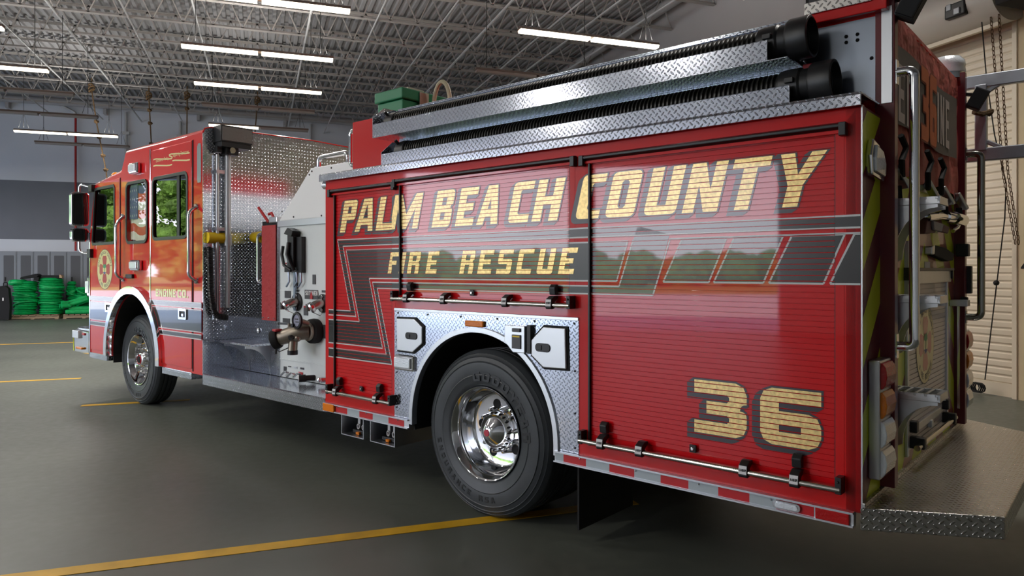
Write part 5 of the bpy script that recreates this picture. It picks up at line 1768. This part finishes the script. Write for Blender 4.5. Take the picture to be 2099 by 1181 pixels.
mr.box(-9.85, -9.74, -.05, 0, 2.55, 2.64, 1); mr.box(-9.90, -9.79, -.05, 0, 1.73, 1.84, 1); mr.obj('mirror_arm', [CHROME, BLACK], mo, bevel=.003)
# headlamp stack and bumper
b = MB(); b.box(-10.06, -9.93, .0, .30, 1.24, 1.50); hl = b.obj('headlamp', CHROME, truck, bevel=.02)
b = MB(); b.box(-10.075, -9.96, -.015, .02, 1.28, 1.44); b.obj('lens', LENS, hl, bevel=.01)
b = MB(); b.box(-10.52, -9.96, .0, 2.45, .50, .80); b.box(-10.56, -9.96, .05, 2.40, .78, .83)
bp_ = b.obj('front_bumper', CHROME, truck, bevel=.03, seg=3)
def bx_(u0, v0, u1, v1, m, name, y0=-.03):
    x0, z1 = S(u0, v0, -.01); x1, z0 = S(u1, v1, -.01)
    b = MB(); b.box(x0, x1, y0, .01, z0, z1); return b.obj(name, m, bp_, bevel=.008)
bx_(151, 676, 163, 694, LENS, 'side_lamp'); bx_(158, 710, 170, 717, AMBER, 'marker_lamp'); bx_(168, 682, 173, 688, EMRED, 'badge', -.015)
b = MB(); b.prism([(-10.525, .52), (-10.50, .52), (-10.525, .72)], -.006, .0, 'xz'); b.prism([(.02, .52), (.5, .52), (.2, .78), (.02, .78)], -10.527, -10.52, 'yz'); b.obj('chevron', LIME, bp_)
b = MB(); b.cyl((-10.1, .25, .83), (-10.1, .25, .93), .07, 16); b.ball((-10.1, .25, .93), .07, 12); b.tube(bend([(-10.0, .2, .83), (-10.0, .2, 1.0), (-9.94, .2, 1.02)], .05), .02, 8); b.obj('bumper_siren', CHROME, truck)
b = MB(); b.ball((-9.42, .12, 2.735), .055, 12, sq=(1, 1, .8)); b.obj('roof_marker', AMBER, cab)
# back wall of the cab: tread plate
b = MB()
sec = [(0.0, .545), (2.45, .545), (2.45, 2.93), (2.37, 2.985), (1.22, 3.012), (.08, 2.985), (.02, 2.965), (0.0, 2.92)]
b.prism(sec, -6.90, -6.888, 'yz'); bw = b.obj('cab_back_wall', PLATE, truck)
b = MB(); b.tube([(-6.893, y, z + .006) for y, z in sec[2:]], .008, 6); b.obj('red_edge', RED, bw)
# telescoping scene light on the cab's back wall
t_ = MB(); t_.box(-6.88, -6.72, .10, .43, 2.84, 3.0); t_.box(-6.87, -6.73, .11, .42, 2.79, 2.84)
for k in range(9):
    t_.box(-6.718, -6.712, .12, .41, 2.855 + .015 * k, 2.860 + .015 * k)
sl2 = t_.obj('scene_light', [BLACK], truck, bevel=.006)
t_ = MB(); t_.box(-6.722, -6.712, .11, .42, 2.85, 2.985); t_.obj('lamp_back', mat('grey_fins', (.16, .15, .14), .4, .6, bump=(40, .004)), sl2, bevel=.003)
t_ = MB(); t_.box(-6.86, -6.76, .17, .30, 2.72, 2.80); t_.box(-6.87, -6.80, .10, .15, 2.74, 2.80); t_.cyl((-6.81, .22, 2.76), (-6.72, .22, 2.76), .03, 12, mi=1); t_.obj('lamp_yoke', [BLACK, CHROME], sl2)
t_ = MB(); t_.cyl((-6.83, .225, 1.86), (-6.83, .225, 2.72), .030, 14); t_.cyl((-6.83, .225, 1.20), (-6.83, .225, 1.86), .022, 14); t_.cyl((-6.83, .225, 1.82), (-6.83, .225, 1.92), .036, 14)
t_.obj('light_pole', mat('pole_white', (.55, .57, .6), .3, .5), sl2)
t_ = MB(); t_.cyl((-6.85, .125, 1.08), (-6.85, .125, 2.72), .016, 10); t_.obj('guide_tube', ALU, sl2)
t_ = MB()
for z_ in (2.55, 1.98): t_.box(-6.888, -6.83, .11, .26, z_ - .015, z_ + .02); t_.cut()
t_.obj('pole_clamp', ALU, sl2)
t_ = MB()
pts_ = []
path = bend([(-6.85, .05, 1.80), (-6.84, .055, 1.35), (-6.83, .09, 1.12), (-6.83, .22, 1.10)], .1, 10)
pts_ = [path[0]]
import itertools
acc = [0.0]
for i in range(1, len(path)): acc.append(acc[-1] + (path[i] - path[i - 1]).length)
N_ = 420
hel = []
for i in range(N_):
    s_ = acc[-1] * i / (N_ - 1)
    j = max(k for k in range(len(acc)) if acc[k] <= s_ + 1e-9); j = min(j, len(path) - 2)
    p = path[j].lerp(path[j + 1], (s_ - acc[j]) / max(1e-6, acc[j + 1] - acc[j]))
    tg = (path[j + 1] - path[j]).normalized(); e1 = Vector((1, 0, 0)); e2 = tg.cross(e1).normalized()
    a = i * 2 * PI / 8.0
    hel.append(p + e1 * .020 * math.cos(a) + e2 * .026 * math.sin(a))
t_.tube(hel, .0075, 5); t_.obj('coiled_cable', BLACK, sl2)

# ---- wheels
def ring_text(B, txt, cx, cz, r, h, a_mid, w, adv, y, y2, inward=False):
    n = len(txt)
    for i, ch in enumerate(txt):
        if ch == ' ': continue
        a = a_mid + (1 if inward else -1) * (i - (n - 1) / 2) * adv
        ww = w if ch != 'I' else w * .4
        o_, hs = glyph(ch, ww, h, ww * .30, h * .22, ww * .16)
        sg = -1 if inward else 1
        f = lambda p: (cx + (r + (p[1] if not inward else h - p[1])) * math.cos(a - sg * (p[0] - ww / 2) / r), cz + (r + (p[1] if not inward else h - p[1])) * math.sin(a - sg * (p[0] - ww / 2) / r))
        B.prism([f(p) for p in o_], y2, y, 'xz', [[f(p) for p in q] for q in hs])
def tyre(parent, cx, cz, y, Rr, sgn=1, letters=True):
    """outer sidewall at y, the wheel reaches to +y * sgn"""
    k = Rr / .535
    pr = [(.292, .045), (.300, .020), (.312, .010), (.33, .004), (.365, -.001), (.372, -.004), (.378, -.001), (.405, -.005), (.452, -.002), (.457, -.005), (.462, .001), (.485, .010), (.489, .008), (.493, .014), (.508, .024), (.511, .022), (.517, .032), (.531, .046),
          (.535, .058), (.535, .088), (.525, .090), (.525, .100), (.535, .102), (.535, .135), (.524, .137), (.524, .149), (.535, .151), (.535, .184), (.525, .186), (.525, .196), (.535, .198), (.535, .228), (.528, .245), (.49, .272), (.40, .285), (.33, .280), (.292, .250)]
    b = MB(); b.lathe([(r * k, h * sgn) for r, h in pr], (cx, y, cz), (0, 1, 0), 72)
    ty = b.obj('tyre', RUBBER, parent, sharp=28)
    if sgn > 0 and letters:
        b = MB()
        ring_text(b, 'GOODYEAR', cx, cz, .335 * k, .060 * k, math.radians(52), .058 * k, .235, y - .0005, y - .0055)
        ring_text(b, 'ENDURANCE RSA', cx, cz, .395 * k, .035 * k, math.radians(238), .030 * k, .128, y - .002, y - .0065, True)
        b.obj('tyre_lettering', RUBBERL, ty)
    return ty
def rear_wheel(cx, cz, y, sgn=1):
    w = empty('rear_wheel', (0, 0, 0), 0, truck)
    tyre(w, cx, cz, y, .535, sgn)
    b = MB()
    b.lathe([(r, h * sgn) for r, h in [(.292, .020), (.299, .008), (.296, .002), (.288, .006), (.284, .020), (.272, .034), (.262, .075), (.262, .10), (.252, .125), (.246, .150), (.238, .162), (.225, .168), (.10, .170), (.10, .19)]], (cx, y, cz), (0, 1, 0), 72)
    b.obj('rim', CHROME, w, sharp=50)
    b = MB()
    for i in range(5):
        a = 2 * PI * (i + .42) / 5
        p = (cx + .168 * math.cos(a), cz + .168 * math.sin(a))
        b.cyl((p[0], y + .1675 * sgn, p[1]), (p[0], y + .175 * sgn, p[1]), .0001, 24, r2=.034)
        b.prism(circ(*p, .031, 20), y + .1660 * sgn, y + .1685 * sgn); b.cut()
    b.obj('hand_hole', MATT, w)
    b = MB()
    b.lathe([(r, h * sgn) for r, h in [(.125, .170), (.128, .150), (.118, .140), (.112, .105), (.104, .085), (.085, .070), (.050, .045), (.028, .034), (0, .032)]], (cx, y, cz), (0, 1, 0), 48)
    hb_ = b.obj('hub_cap', CHROME, w, sharp=40)
    b = MB()
    for i in range(20):
        a = 2 * PI * i / 20
        p = Vector((cx + .1155 * math.cos(a), y + .122 * sgn, cz + .1155 * math.sin(a)))
        b.ball(p, .011, 8, sq=(.7, 1.5, .7))
    b.obj('vent_slot', MATT, hb_)
    b = MB(); b.lathe([(0, 0), (.022, 0), (.024, .006 * sgn), (.024, .012 * sgn)], (cx, y + .028 * sgn, cz), (0, 1, 0), 20); b.obj('badge', REDBADGE, hb_)
    b = MB()
    for i in range(10):
        a = 2 * PI * (i + .15) / 10
        p = Vector((cx + .140 * math.cos(a), y + .170 * sgn, cz + .140 * math.sin(a)))
        b.cyl(p, p + Vector((0, -.045 * sgn, 0)), .017, 10, r2=.013)
        b.ball(p + Vector((0, -.045 * sgn, 0)), .013, 8); b.cut()
    b.obj('wheel_nut', CHROME, w)
    return w
rear_wheel(-3.115, .532, .012)
rear_wheel(-3.115, .532, 2.438, -1)
for y_ in (.330, 2.12):
    w = empty('inner_wheel', (0, 0, 0), 0, truck)
    tyre(w, -3.115, .532, y_, .533, 1 if y_ < 1 else -1, False)
    b = MB(); b.cyl((-3.115, y_, .532), (-3.115, y_ + (.2 if y_ < 1 else -.2), .532), .29, 24); b.obj('rim', MATT, w)
def front_wheel(cx, cz, y, sgn=1):
    w = empty('front_wheel', (0, 0, 0), 0, truck)
    tyre(w, cx, cz, y, .525, sgn)
    b = MB()
    b.lathe([(r, h * sgn) for r, h in [(.290, .030), (.300, .006), (.296, .000), (.286, .004), (.280, .024), (.262, .05), (.254, .10), (.240, .125), (.215, .120), (.190, .095), (.165, .080), (.110, .078), (.10, .06), (.085, .03), (.07, .02), (0, .02)]], (cx, y, cz), (0, 1, 0), 64)
    b.obj('rim', CHROME, w, sharp=50)
    b = MB()
    for i in range(10):
        a = 2 * PI * (i + .3) / 10
        p = Vector((cx + .142 * math.cos(a), y + .082 * sgn, cz + .142 * math.sin(a)))
        b.cyl(p, p + Vector((0, -.05 * sgn, 0)), .020, 10, r2=.015); b.ball(p + Vector((0, -.05 * sgn, 0)), .015, 8); b.cut()
    b.obj('wheel_nut', CHROME, w)
    b = MB()
    for i in range(10):
        a = 2 * PI * (i + .8) / 10
        p = (cx + .205 * math.cos(a), cz + .205 * math.sin(a))
        b.prism(circ(*p, .022, 16), y + .108 * sgn, y + .1125 * sgn); b.cut()
    b.obj('hand_hole', MATT, w)
    b = MB(); b.lathe([(.045, 0), (.052, -.008 * sgn), (.060, 0)], (cx, y + .019 * sgn, cz), (0, 1, 0), 28); b.cyl((cx, y + .02 * sgn, cz), (cx, y + .010 * sgn, cz), .040, 20, mi=1)
    b.obj('hub_centre', [REDBADGE, MATT], w)
    return w
front_wheel(-8.80, .525, .13)
front_wheel(-8.80, .525, 2.32, -1)

# ---- underside: wheel wells, frame, axles
b = MB()
def well(x, z, r, y0, y1, zb_=.46):
    n = 24
    a0 = math.asin((zb_ - z) / r)
    arc_ = [(x + r * math.cos(a0 + (PI - 2 * a0) * k / n), z + r * math.sin(a0 + (PI - 2 * a0) * k / n)) for k in range(n + 1)]
    arc2 = [(x + (r + .015) * math.cos(a0 + (PI - 2 * a0) * k / n), z + (r + .015) * math.sin(a0 + (PI - 2 * a0) * k / n)) for k in range(n + 1)]
    b.prism(arc2 + arc_[::-1], y0, y1, 'xz')
    b.prism(arc2, y1, y1 + .01, 'xz')
well(AX, AZ, .635, .021, .80); b.cut(); well(AX, AZ, .635, 1.66, 2.44); b.cut()
well(-8.59, .61, .70, .041, .75); b.cut(); well(-8.59, .61, .70, 1.70, 2.40)
b.obj('wheel_well_liner', MATT, truck)
b = MB()
for y_ in (.82, 1.55):
    b.box(-9.9, -1.0, y_, y_ + .09, .62, .86)
for x_ in (-9.8, -7.4, -5.2, -4.1, -2.2, -1.1):
    b.box(x_, x_ + .1, .82, 1.64, .64, .82)
b.box(-7.7, -6.95, .55, .80, .42, .85); b.box(-6.8, -4.9, .6, 1.8, .40, .60); b.box(-2.3, -.95, .05, 2.40, .50, .56); b.box(-4.8, -3.85, .05, 2.4, .50, .56)
b.obj('chassis_frame', MATT, truck, bevel=.004)
b = MB(); b.cyl((-3.115, .3, .532), (-3.115, 2.15, .532), .09, 16); b.ball((-3.115, 1.225, .532), .24, 16); b.cyl((-8.8, .35, .50), (-8.8, 2.1, .50), .06, 12)
b.cyl((-3.3, 1.22, .56), (-6.0, 1.22, .68), .06, 12)
b.obj('axle', MATT, truck)
b = MB(); b.box(-2.40, -2.388, .04, .62, .085, .56); b.obj('mud_flap', MATT, truck)
for (u0, u1) in ((699.5, 745), (758.5, 809)):
    x0 = S(u0, 870, .06)[0]; x1 = S(u1, 880, .06)[0]
    z0_, z1_ = .285, .465
    b = MB(); b.prism([(x0, z0_), (x1, z0_), (x1, z1_), (x0, z1_)], .06, .55, 'xz', [[(x0 + .006, z0_ + .006), (x1 - .006, z0_ + .006), (x1 - .006, z1_ + .0 - .002), (x0 + .006, z1_ - .002)]])
    b.box(x0, x1, .55, .555, z0_, z1_)
    bx = b.obj('chain_box', ALU, truck)
    b = MB()
    for k in range(3):
        xx = x0 + (x1 - x0) * (.38 + .22 * k)
        b.box(xx, xx + .028, .14, .15, z0_ + .07, z1_ - .01); b.tube([(xx + .014 + .014 * math.cos(q), .135, z0_ + .065 + .018 * math.sin(q)) for q in [2 * PI * j / 10 for j in range(10)]], .006, 6, closed=True)
    b.obj('webbing_strap', PINKL, bx)
    b = MB(); b.box(x0 + .06, x1 - .04, .12, .40, z0_ + .008, z0_ + .04); b.obj('tyre_chain', BLACK, bx, bevel=.008)
    b = MB(); b.box(x0 + .13, x0 + .17, .10, .13, z0_ + .008, z0_ + .03); b.obj('chain_tag', AMBER, bx, bevel=.004)

# ---- the rear face
b = MB()
b.box(-.945, XR, .04, 2.41, .53, 2.28)
b.prism([(XR - .06, .53), (XR, .53), (XR, 2.285), (XR - .06, 2.285)], .0, .04, 'xz')
rf = b.obj('rear_panel', MAROON, truck)
b = MB(); b.box(XR, XR + .006, .0, .006, .53, 2.28); b.obj('corner_edge', ALU, rf)
# chevrons: lime film on the rear face, rising towards the middle
def rear_film(name, polys, off, m, parent, x=XR):
    B = MB()
    for outer, hs in polys:
        if len(outer) < 3: continue
        loops = [outer] + list(hs)
        flat = [p for l in loops for p in l]
        B.add([(x + off, p[0], p[1]) for p in flat], [tuple(t) for t in tessellate_polygon([[Vector((p[0], p[1], 0)) for p in l] for l in loops])])
    me = bpy.data.meshes.new(name); me.from_pydata(B.v, [], B.f); me.materials.append(m)
    bm = bmesh.new(); bm.from_mesh(me); bmesh.ops.remove_doubles(bm, verts=bm.verts, dist=1e-6)
    for f in bm.faces:
        f.normal_update()
        if f.normal.x < 0: f.normal_flip()
    bm.to_mesh(me); bm.free()
    o = bpy.data.objects.new(name, me); link(o); o.parent = parent
    return o
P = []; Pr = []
slope = 1.0
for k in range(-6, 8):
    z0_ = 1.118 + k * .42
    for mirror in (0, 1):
        q = [(0, z0_), (1.225, z0_ + 1.225 * slope), (1.225, z0_ + 1.225 * slope + .22), (0, z0_ + .22)]
        q = clip(q, 0.008, 1.225, .56, 2.27)
        if mirror: q = [(2.45 - a, z) for a, z in q]
        if len(q) > 2: P.append((q, []))
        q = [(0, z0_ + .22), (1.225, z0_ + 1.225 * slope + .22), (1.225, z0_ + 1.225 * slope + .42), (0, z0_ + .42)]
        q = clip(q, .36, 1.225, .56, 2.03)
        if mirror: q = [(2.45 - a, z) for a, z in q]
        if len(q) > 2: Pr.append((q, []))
rear_film('chevron_stripe', P, .0008, LIME, rf)
rear_film('red_stripe', Pr, .0006, mat('maroon_with_door_reflection', (.33, .07, .04), .3, coat=.5), rf)  # the beige door's reflection in the maroon stripes is mixed into this colour
def post(y0, y1):
    b = MB(); b.box(XR - .02, -.818, y0, y1, .58, 2.85); return b.obj('corner_post', MAROON, truck, bevel=.003)
post(.30, .36); p2_ = post(2.09, 2.15)
b = MB(); b.box(-.86, -.845, 2.078, 2.089, .68, 1.35); b.obj('post_strip', CHROME, p2_)
b = MB(); b.box(-1.20, -.84, .25, .37, 2.755, 2.845); b.cut(); b.box(-1.20, -.84, 2.09, 2.2, 2.76, 2.845); b.obj('top_rail', RED, truck, bevel=.004)
b = MB(); b.box(-1.20, -.90, .245, .38, 2.845, 2.858); b.box(-1.2, -.9, .240, .247, 2.80, 2.858); b.obj('rail_cap', PLATEW, truck, bevel=.003)
# vinyl cover with ENGINE 36
b = MB()
ny, nz = 40, 24
vs = []
for j in range(nz + 1):
    for i in range(ny + 1):
        y_ = .365 + (2.085 - .365) * i / ny
        z_ = 2.04 + (2.81 - 2.04) * j / nz
        sag = .02 * math.sin(i * .55) * (1 - j / nz) + .012 * math.sin(i * 1.3 + j * .3)
        drop = .03 * math.sin(PI * i / ny) * (j / nz)
        vs.append((XR + .012 + abs(sag), y_, z_ - drop + (.02 * math.sin(i * .8) if j == 0 else 0)))
b.add(vs, [(j * (ny + 1) + i, j * (ny + 1) + i + 1, (j + 1) * (ny + 1) + i + 1, (j + 1) * (ny + 1) + i) for j in range(nz) for i in range(ny)], 0, True)
cov = b.obj('hose_bed_cover', VINYLR, truck)
b = MB(); b.prism([(-1.2, 2.80), (-.87, 2.80), (-.87, 2.82), (-1.2, 2.83)], .37, 2.08, 'xz'); b.obj('cover_top', VINYLR, cov)
b = MB()
vs = []
for i in range(31):
    y_ = .375 + 1.50 * i / 30
    for z_ in (2.25, 2.62):
        vs.append((XR + .050, y_, z_ + .015 * math.sin(i * .25)))
b.add(vs, [(2 * i, 2 * i + 2, 2 * i + 3, 2 * i + 1) for i in range(30)])
band = b.obj('cover_band', VINYLG, cov)
def cov_word(txt, y0, y1, z, h, m, nm='cover_lettering'):
    wd, xe_ = word(txt, 0, 0, h, .1, .035, .36, .17, .05)
    k = (y1 - y0) / xe_
    return rear_film(nm, [([(y0 + p[0] * k, z + p[1]) for p in o_], [[(y0 + p[0] * k, z + p[1]) for p in q] for q in h_]) for o_, h_ in wd], .053, m, cov)
CRW = mat('cover_white', (.55, .47, .44), .6)
cov_word('ENG', .41, .85, 2.27, .27, CRW); cov_word('INE', 1.28, 1.62, 2.29, .28, CRW)
ORL = mat('cover_orange', (.60, .13, .03), .6); ORD = mat('cover_orange_dark', (.30, .05, .02), .6)
for o_, d in (('3', .875), ('6', 1.075)):
    g_, hs = glyph(o_, .175, .38, .064, .075, .035)
    rear_film('cover_number', [([(d + p[0], 2.25 + p[1]) for p in offs(g_, .010)], [])], .0545, ORD, cov)
    rear_film('cover_number', [([(d + p[0], 2.25 + p[1]) for p in g_], [[(d + p[0], 2.25 + p[1]) for p in q] for q in hs])], .056, ORL, cov)
b = MB()
for y_ in (.42, .98, 1.32):
    b.cut()
    b.tube([(XR + .06, y_, 2.20), (XR + .07, y_ + .06, 2.15), (XR + .07, y_ - .03, 2.08), (XR + .06, y_ + .03, 2.0)], .014, 6)
b.obj('tie_strap', MATT, cov)
b = MB(); b.box(XR, XR + .02, .38, 2.07, 2.0, 2.035); b.obj('strap_rail', ALU, truck, bevel=.003)
for y_ in (.42, 1.10, 1.52, 1.98):
    b = MB(); b.bar((XR + .03, y_, 2.06), (XR + .07, y_ + .06, 1.96), .05, .02); b.obj('cover_buckle', ALU, cov, bevel=.004)
    b = MB(); b.bar((XR + .04, y_ + .03, 1.97), (XR + .05, y_, 1.90), .035, .012); b.obj('buckle_strap', MATT, cov, bevel=.004)
# rear shutter
ry0, ry1, rz0, rz1 = .80, 1.78, .64, 1.50
b = MB()
prof = []; z_ = rz0
while z_ < rz1:
    prof += [(XR + .006, z_), (XR + .006, z_ + .021), (XR + .002, z_ + .022), (XR + .002, z_ + .025)]; z_ += .026
n_ = len(prof)
b.add([(a, ry0, z) for a, z in prof] + [(a, ry1, z) for a, z in prof], [(i, i + 1, n_ + i + 1, n_ + i) for i in range(n_ - 1)])
rs = b.obj('roll_up_shutter', mat('white_shutter', (.62, .56, .55), .35, coat=.3), truck)
b = MB(); b.box(XR, XR + .016, ry0 - .035, ry0, rz0 - .02, rz1 + .03); b.box(XR, XR + .016, ry1, ry1 + .035, rz0 - .02, rz1 + .03); b.box(XR, XR + .03, ry0 - .04, ry1 + .04, rz1, rz1 + .07)
b.obj('shutter_frame', ALU, rs, bevel=.003)
b = MB(); b.box(XR, XR + .045, ry0 - .05, ry1 + .05, rz1 + .07, rz1 + .085); b.box(XR, XR + .04, ry0 - .055, ry0 - .03, rz1 + .02, rz1 + .085); b.box(XR, XR + .04, ry1 + .03, ry1 + .055, rz1 + .02, rz1 + .085); b.obj('drip_strip', BLACK, rs)
b = MB(); b.cyl((XR + .055, ry0 - .02, rz0 + .03), (XR + .055, ry1 + .02, rz0 + .03), .015, 12); lb_ = b.obj('lift_bar', MATS['lift_bar_metal'], rs)
b = MB()
for y_ in (ry0 + .05, ry1 - .10):
    b.cut()
    b.box(XR, XR + .075, y_, y_ + .05, rz0 + .01, rz0 + .07); b.box(XR, XR + .04, y_, y_ + .05, rz0 + .09, rz0 + .15)
b.obj('bar_clip', BLACK, lb_, bevel=.006)
b = MB(); b.box(XR + .006, XR + .02, ry0 + .15, ry1 - .2, rz0 + .08, rz0 + .12); b.box(XR + .006, XR + .03, 1.27, 1.31, rz0 + .05, rz0 + .09); b.obj('bottom_slat', ALU, rs, bevel=.003)
sr = []
def mk_rear(name, polys, lv, m):
    o = rear_film(name, polys, .0075 + .0006 * lv, m, rs if not sr else sr[0])
    if not sr: sr.append(o)
seal(1.21, 1.165, .225, mk_rear)
# steps
def rear_step(z, y0, y1, x1=-.655):
    b = MB()
    b.box(XR, x1, y0, y0 + .012, z - .035, z); b.box(XR, x1, y1 - .012, y1, z - .035, z); b.box(x1 - .012, x1, y0, y1, z - .035, z)
    for k in range(5):
        xx = XR + .03 + (x1 - XR - .05) * k / 4
        b.box(xx, xx + .012, y0, y1, z - .012, z)
    s_ = b.obj('folding_step', ALU, truck, bevel=.002)
    b = MB()
    pr = [(XR, z - .035), (x1 - .01, z - .035)] + [(x1 - .01 - (x1 - .045 - XR) * math.sin(q), z - .28 + .23 * math.cos(q)) for q in [PI / 2 * k / 10 for k in range(11)]] + [(XR, z - .30)]
    b.prism(pr, y0 + .006, y0 + .012, 'xz'); b.cut(); b.prism(pr, y1 - .012, y1 - .006, 'xz')
    b.obj('step_bracket', ALU, s_)
for z_ in (1.905, 1.455, 1.010):
    rear_step(z_, .39, .58)
b = MB(); b.tube(bend([(-.818, .33, 2.475), (-.745, .33, 2.475), (-.745, .33, 1.225), (-.818, .33, 1.225)], .06, 8), .022, 14)
b.box(-.822, -.812, .31, .35, 2.42, 2.53); b.box(-.822, -.812, .31, .35, 1.17, 1.28); b.obj('rear_grab_handle', CHROME, truck)
b = MB(); b.tube(bend([(-.818, 2.12, 2.32), (-.735, 2.12, 2.32), (-.735, 2.12, 1.27), (-.818, 2.12, 1.27)], .06, 8), .022, 14)
b.box(-.822, -.812, 2.10, 2.14, 2.28, 2.36); b.box(-.822, -.812, 2.10, 2.14, 1.23, 1.31); b.obj('rear_grab_handle', mat('dark_chrome', (.3, .3, .27), .2, 1.0), truck)
# lamp clusters
def cluster(y0, y1, sgn):
    b = MB(); b.box(XR, -.832, y0, y1, .655, 1.175); c = b.obj('tail_lamp_cluster', ALU, truck, bevel=.006)
    h = .125
    for k, m in enumerate((REDL, AMBER, LENS, LENS)):
        z1_ = 1.165 - k * .128; z0_ = z1_ - .115
        b = MB(); b.prism([(XR + .03, z0_), (-.825, z0_), (-.812, z0_ + .02), (-.806, (z0_ + z1_) / 2), (-.812, z1_ - .02), (-.825, z1_), (XR + .03, z1_)], y0 + .012, y1 - .012, 'xz')
        b.obj('tail_lamp', m, c, bevel=.004)
cluster(.105, .295, 1); cluster(2.155, 2.345, -1)
b = MB(); b.prism([(.07, 1.985), (.26, 1.97), (.27, 2.05), (.21, 2.125), (.09, 2.145), (.055, 2.07)], XR, XR + .03, 'yz'); wl_ = b.obj('warning_lamp', CHROME, truck, bevel=.008)
b = MB(); b.prism([(.09, 2.0), (.24, 1.99), (.25, 2.05), (.20, 2.105), (.10, 2.12), (.08, 2.06)], XR + .025, XR + .042, 'yz'); b.obj('lens', LENS, wl_, bevel=.012)
# work lamps and beacon
def work_lamp(x, y, z):
    b = MB(); b.xf = Matrix.Translation((x, y, z)) @ Matrix.Rotation(.5, 4, 'Y') @ Matrix.Rotation(.2, 4, 'Z')
    b.box(0, .08, -.075, .075, -.07, .05)
    for k in range(5): b.box(.0, .085, -.06 + .028 * k, -.05 + .028 * k, -.075, .055)
    b.xf = None
    b.bar((x - .06, y, z + .02), (x + .02, y, z), .04, .02)
    o = b.obj('work_lamp', BLACK, truck, bevel=.004)
work_lamp(-.79, .33, 2.80); work_lamp(-.79, 2.14, 2.70)
b = MB(); b.cyl((-.93, 2.16, 2.82), (-.93, 2.16, 2.86), .11, 24); b.cyl((-.93, 2.16, 2.70), (-.93, 2.16, 2.82), .03, 12); bc = b.obj('beacon', CHROME, truck)
b = MB(); b.lathe([(.105, 0), (.108, .01), (.103, .045), (.107, .055), (.102, .085), (.08, .11), (0, .115)], (-.93, 2.16, 2.86), (0, 0, 1), 28); b.obj('beacon_lens', LENS, bc)
# valve, straps and small gear on the rear face
def RP(u, v, x):
    y_, z_ = R(u, v, x); return Vector((x, y_, z_))
b = MB()
b.tube([RP(1893, 452, XR), RP(1898, 446, -.85), RP(1925, 442, -.845), RP(1948, 446, -.84)], .026, 14)
b.cyl(RP(1936, 444, -.845), RP(1950, 446, -.84), .036, 14)
b.cyl(RP(1955, 447, -.84), RP(1972, 452, -.835), .040, 16)
b.tube([RP(1968, 455, -.835), RP(1962, 468, -.835), RP(1953, 474, -.835)], .012, 8)
b.cyl(RP(1920, 440, -.86), RP(1960, 441, -.86), .010, 8)
b.obj('rear_outlet', CHROME, truck)
b = MB()
q = [RP(*p, -.87) for p in ((1883, 480), (1905, 478), (1910, 446), (1898, 440), (1888, 452))]
b.prism([(p.y, p.z) for p in q], XR, -.84, 'yz')
q = [RP(*p, -.835) for p in ((1910, 453), (1930, 459), (1926, 476), (1911, 472))]
b.prism([(p.y, p.z) for p in q], -.84, -.825, 'yz', mi=1)
q = [RP(*p, -.835) for p in ((1930, 459), (1943, 465), (1940, 479), (1926, 476))]
b.prism([(p.y, p.z) for p in q], -.84, -.825, 'yz')
b.obj('strap_pouch', [mat('maroon_pouch', (.10, .03, .035), .6), mat('grey_webbing', (.3, .27, .26), .7)], truck, bevel=.006)
b = MB()
q = [RP(*p, -.85) for p in ((1907, 505), (1912, 505), (1912, 522), (1907, 522))]
b.prism([(p.y, p.z) for p in q], XR, -.84, 'yz', mi=1)
q = [RP(*p, -.85) for p in ((1912, 505), (1935, 508), (1953, 521), (1950, 534), (1940, 536), (1912, 523))]
b.prism([(p.y, p.z) for p in q], XR, -.84, 'yz')
b.obj('black_strap', [MATT, ALU], truck, bevel=.006)
b = MB(); b.box(XR + .001, XR + .003, 1.22, 1.36, 1.56, 1.62); b.box(XR, XR + .02, .76, .79, 1.44, 1.72); b.obj('placard', PINKL, truck)
b = MB(); b.box(-.86, -.79, 2.02, 2.09, 1.66, 1.74); b.box(-.83, -.79, 2.14, 2.19, 1.42, 1.60); b.box(-.84, -.80, 2.06, 2.10, 1.36, 1.40); b.obj('door_latch', BLACK, truck, bevel=.006)
b = MB(); b.box(XR, XR + .10, 1.93, 2.02, 1.345, 1.385); b.obj('pull_hook', ALU, truck, bevel=.004)
# far-side ladder arms
b = MB()
b.box(-2.2, .6, 2.58, 2.63, 2.84, 2.93); b.box(-2.2, .6, 2.58, 2.63, 2.33, 2.42); b.box(-.835, -.765, 2.57, 2.64, 2.40, 2.86)
b.bar((-.78, 2.6, 2.80), (-.68, 2.6, 2.86), .03, .03); b.bar((-.78, 2.6, 2.47), (-.68, 2.6, 2.41), .03, .03)
b.box(-2.0, -1.9, 2.45, 2.6, 2.36, 2.40); b.box(-1.2, -1.1, 2.45, 2.6, 2.36, 2.40)
b.obj('ladder_rack', GALV, truck, bevel=.006)
b = MB(); b.tube([(-.83, 2.50, 2.66), (-.79, 2.56, 2.65), (-.74, 2.60, 2.67), (-.76, 2.65, 2.66)], .018, 6); b.obj('rope_tie', ROPEM, truck)
# rear step
b = MB()
st = [(-.882, -.005), (-.882, 2.455), (-.40, 2.16), (-.40, .27)]
b.prism(st, .458, .553, 'xy')
b.box(-.886, -.862, 0, 2.45, .553, .575)
b.obj('rear_step', PLATEW, truck, bevel=.004)
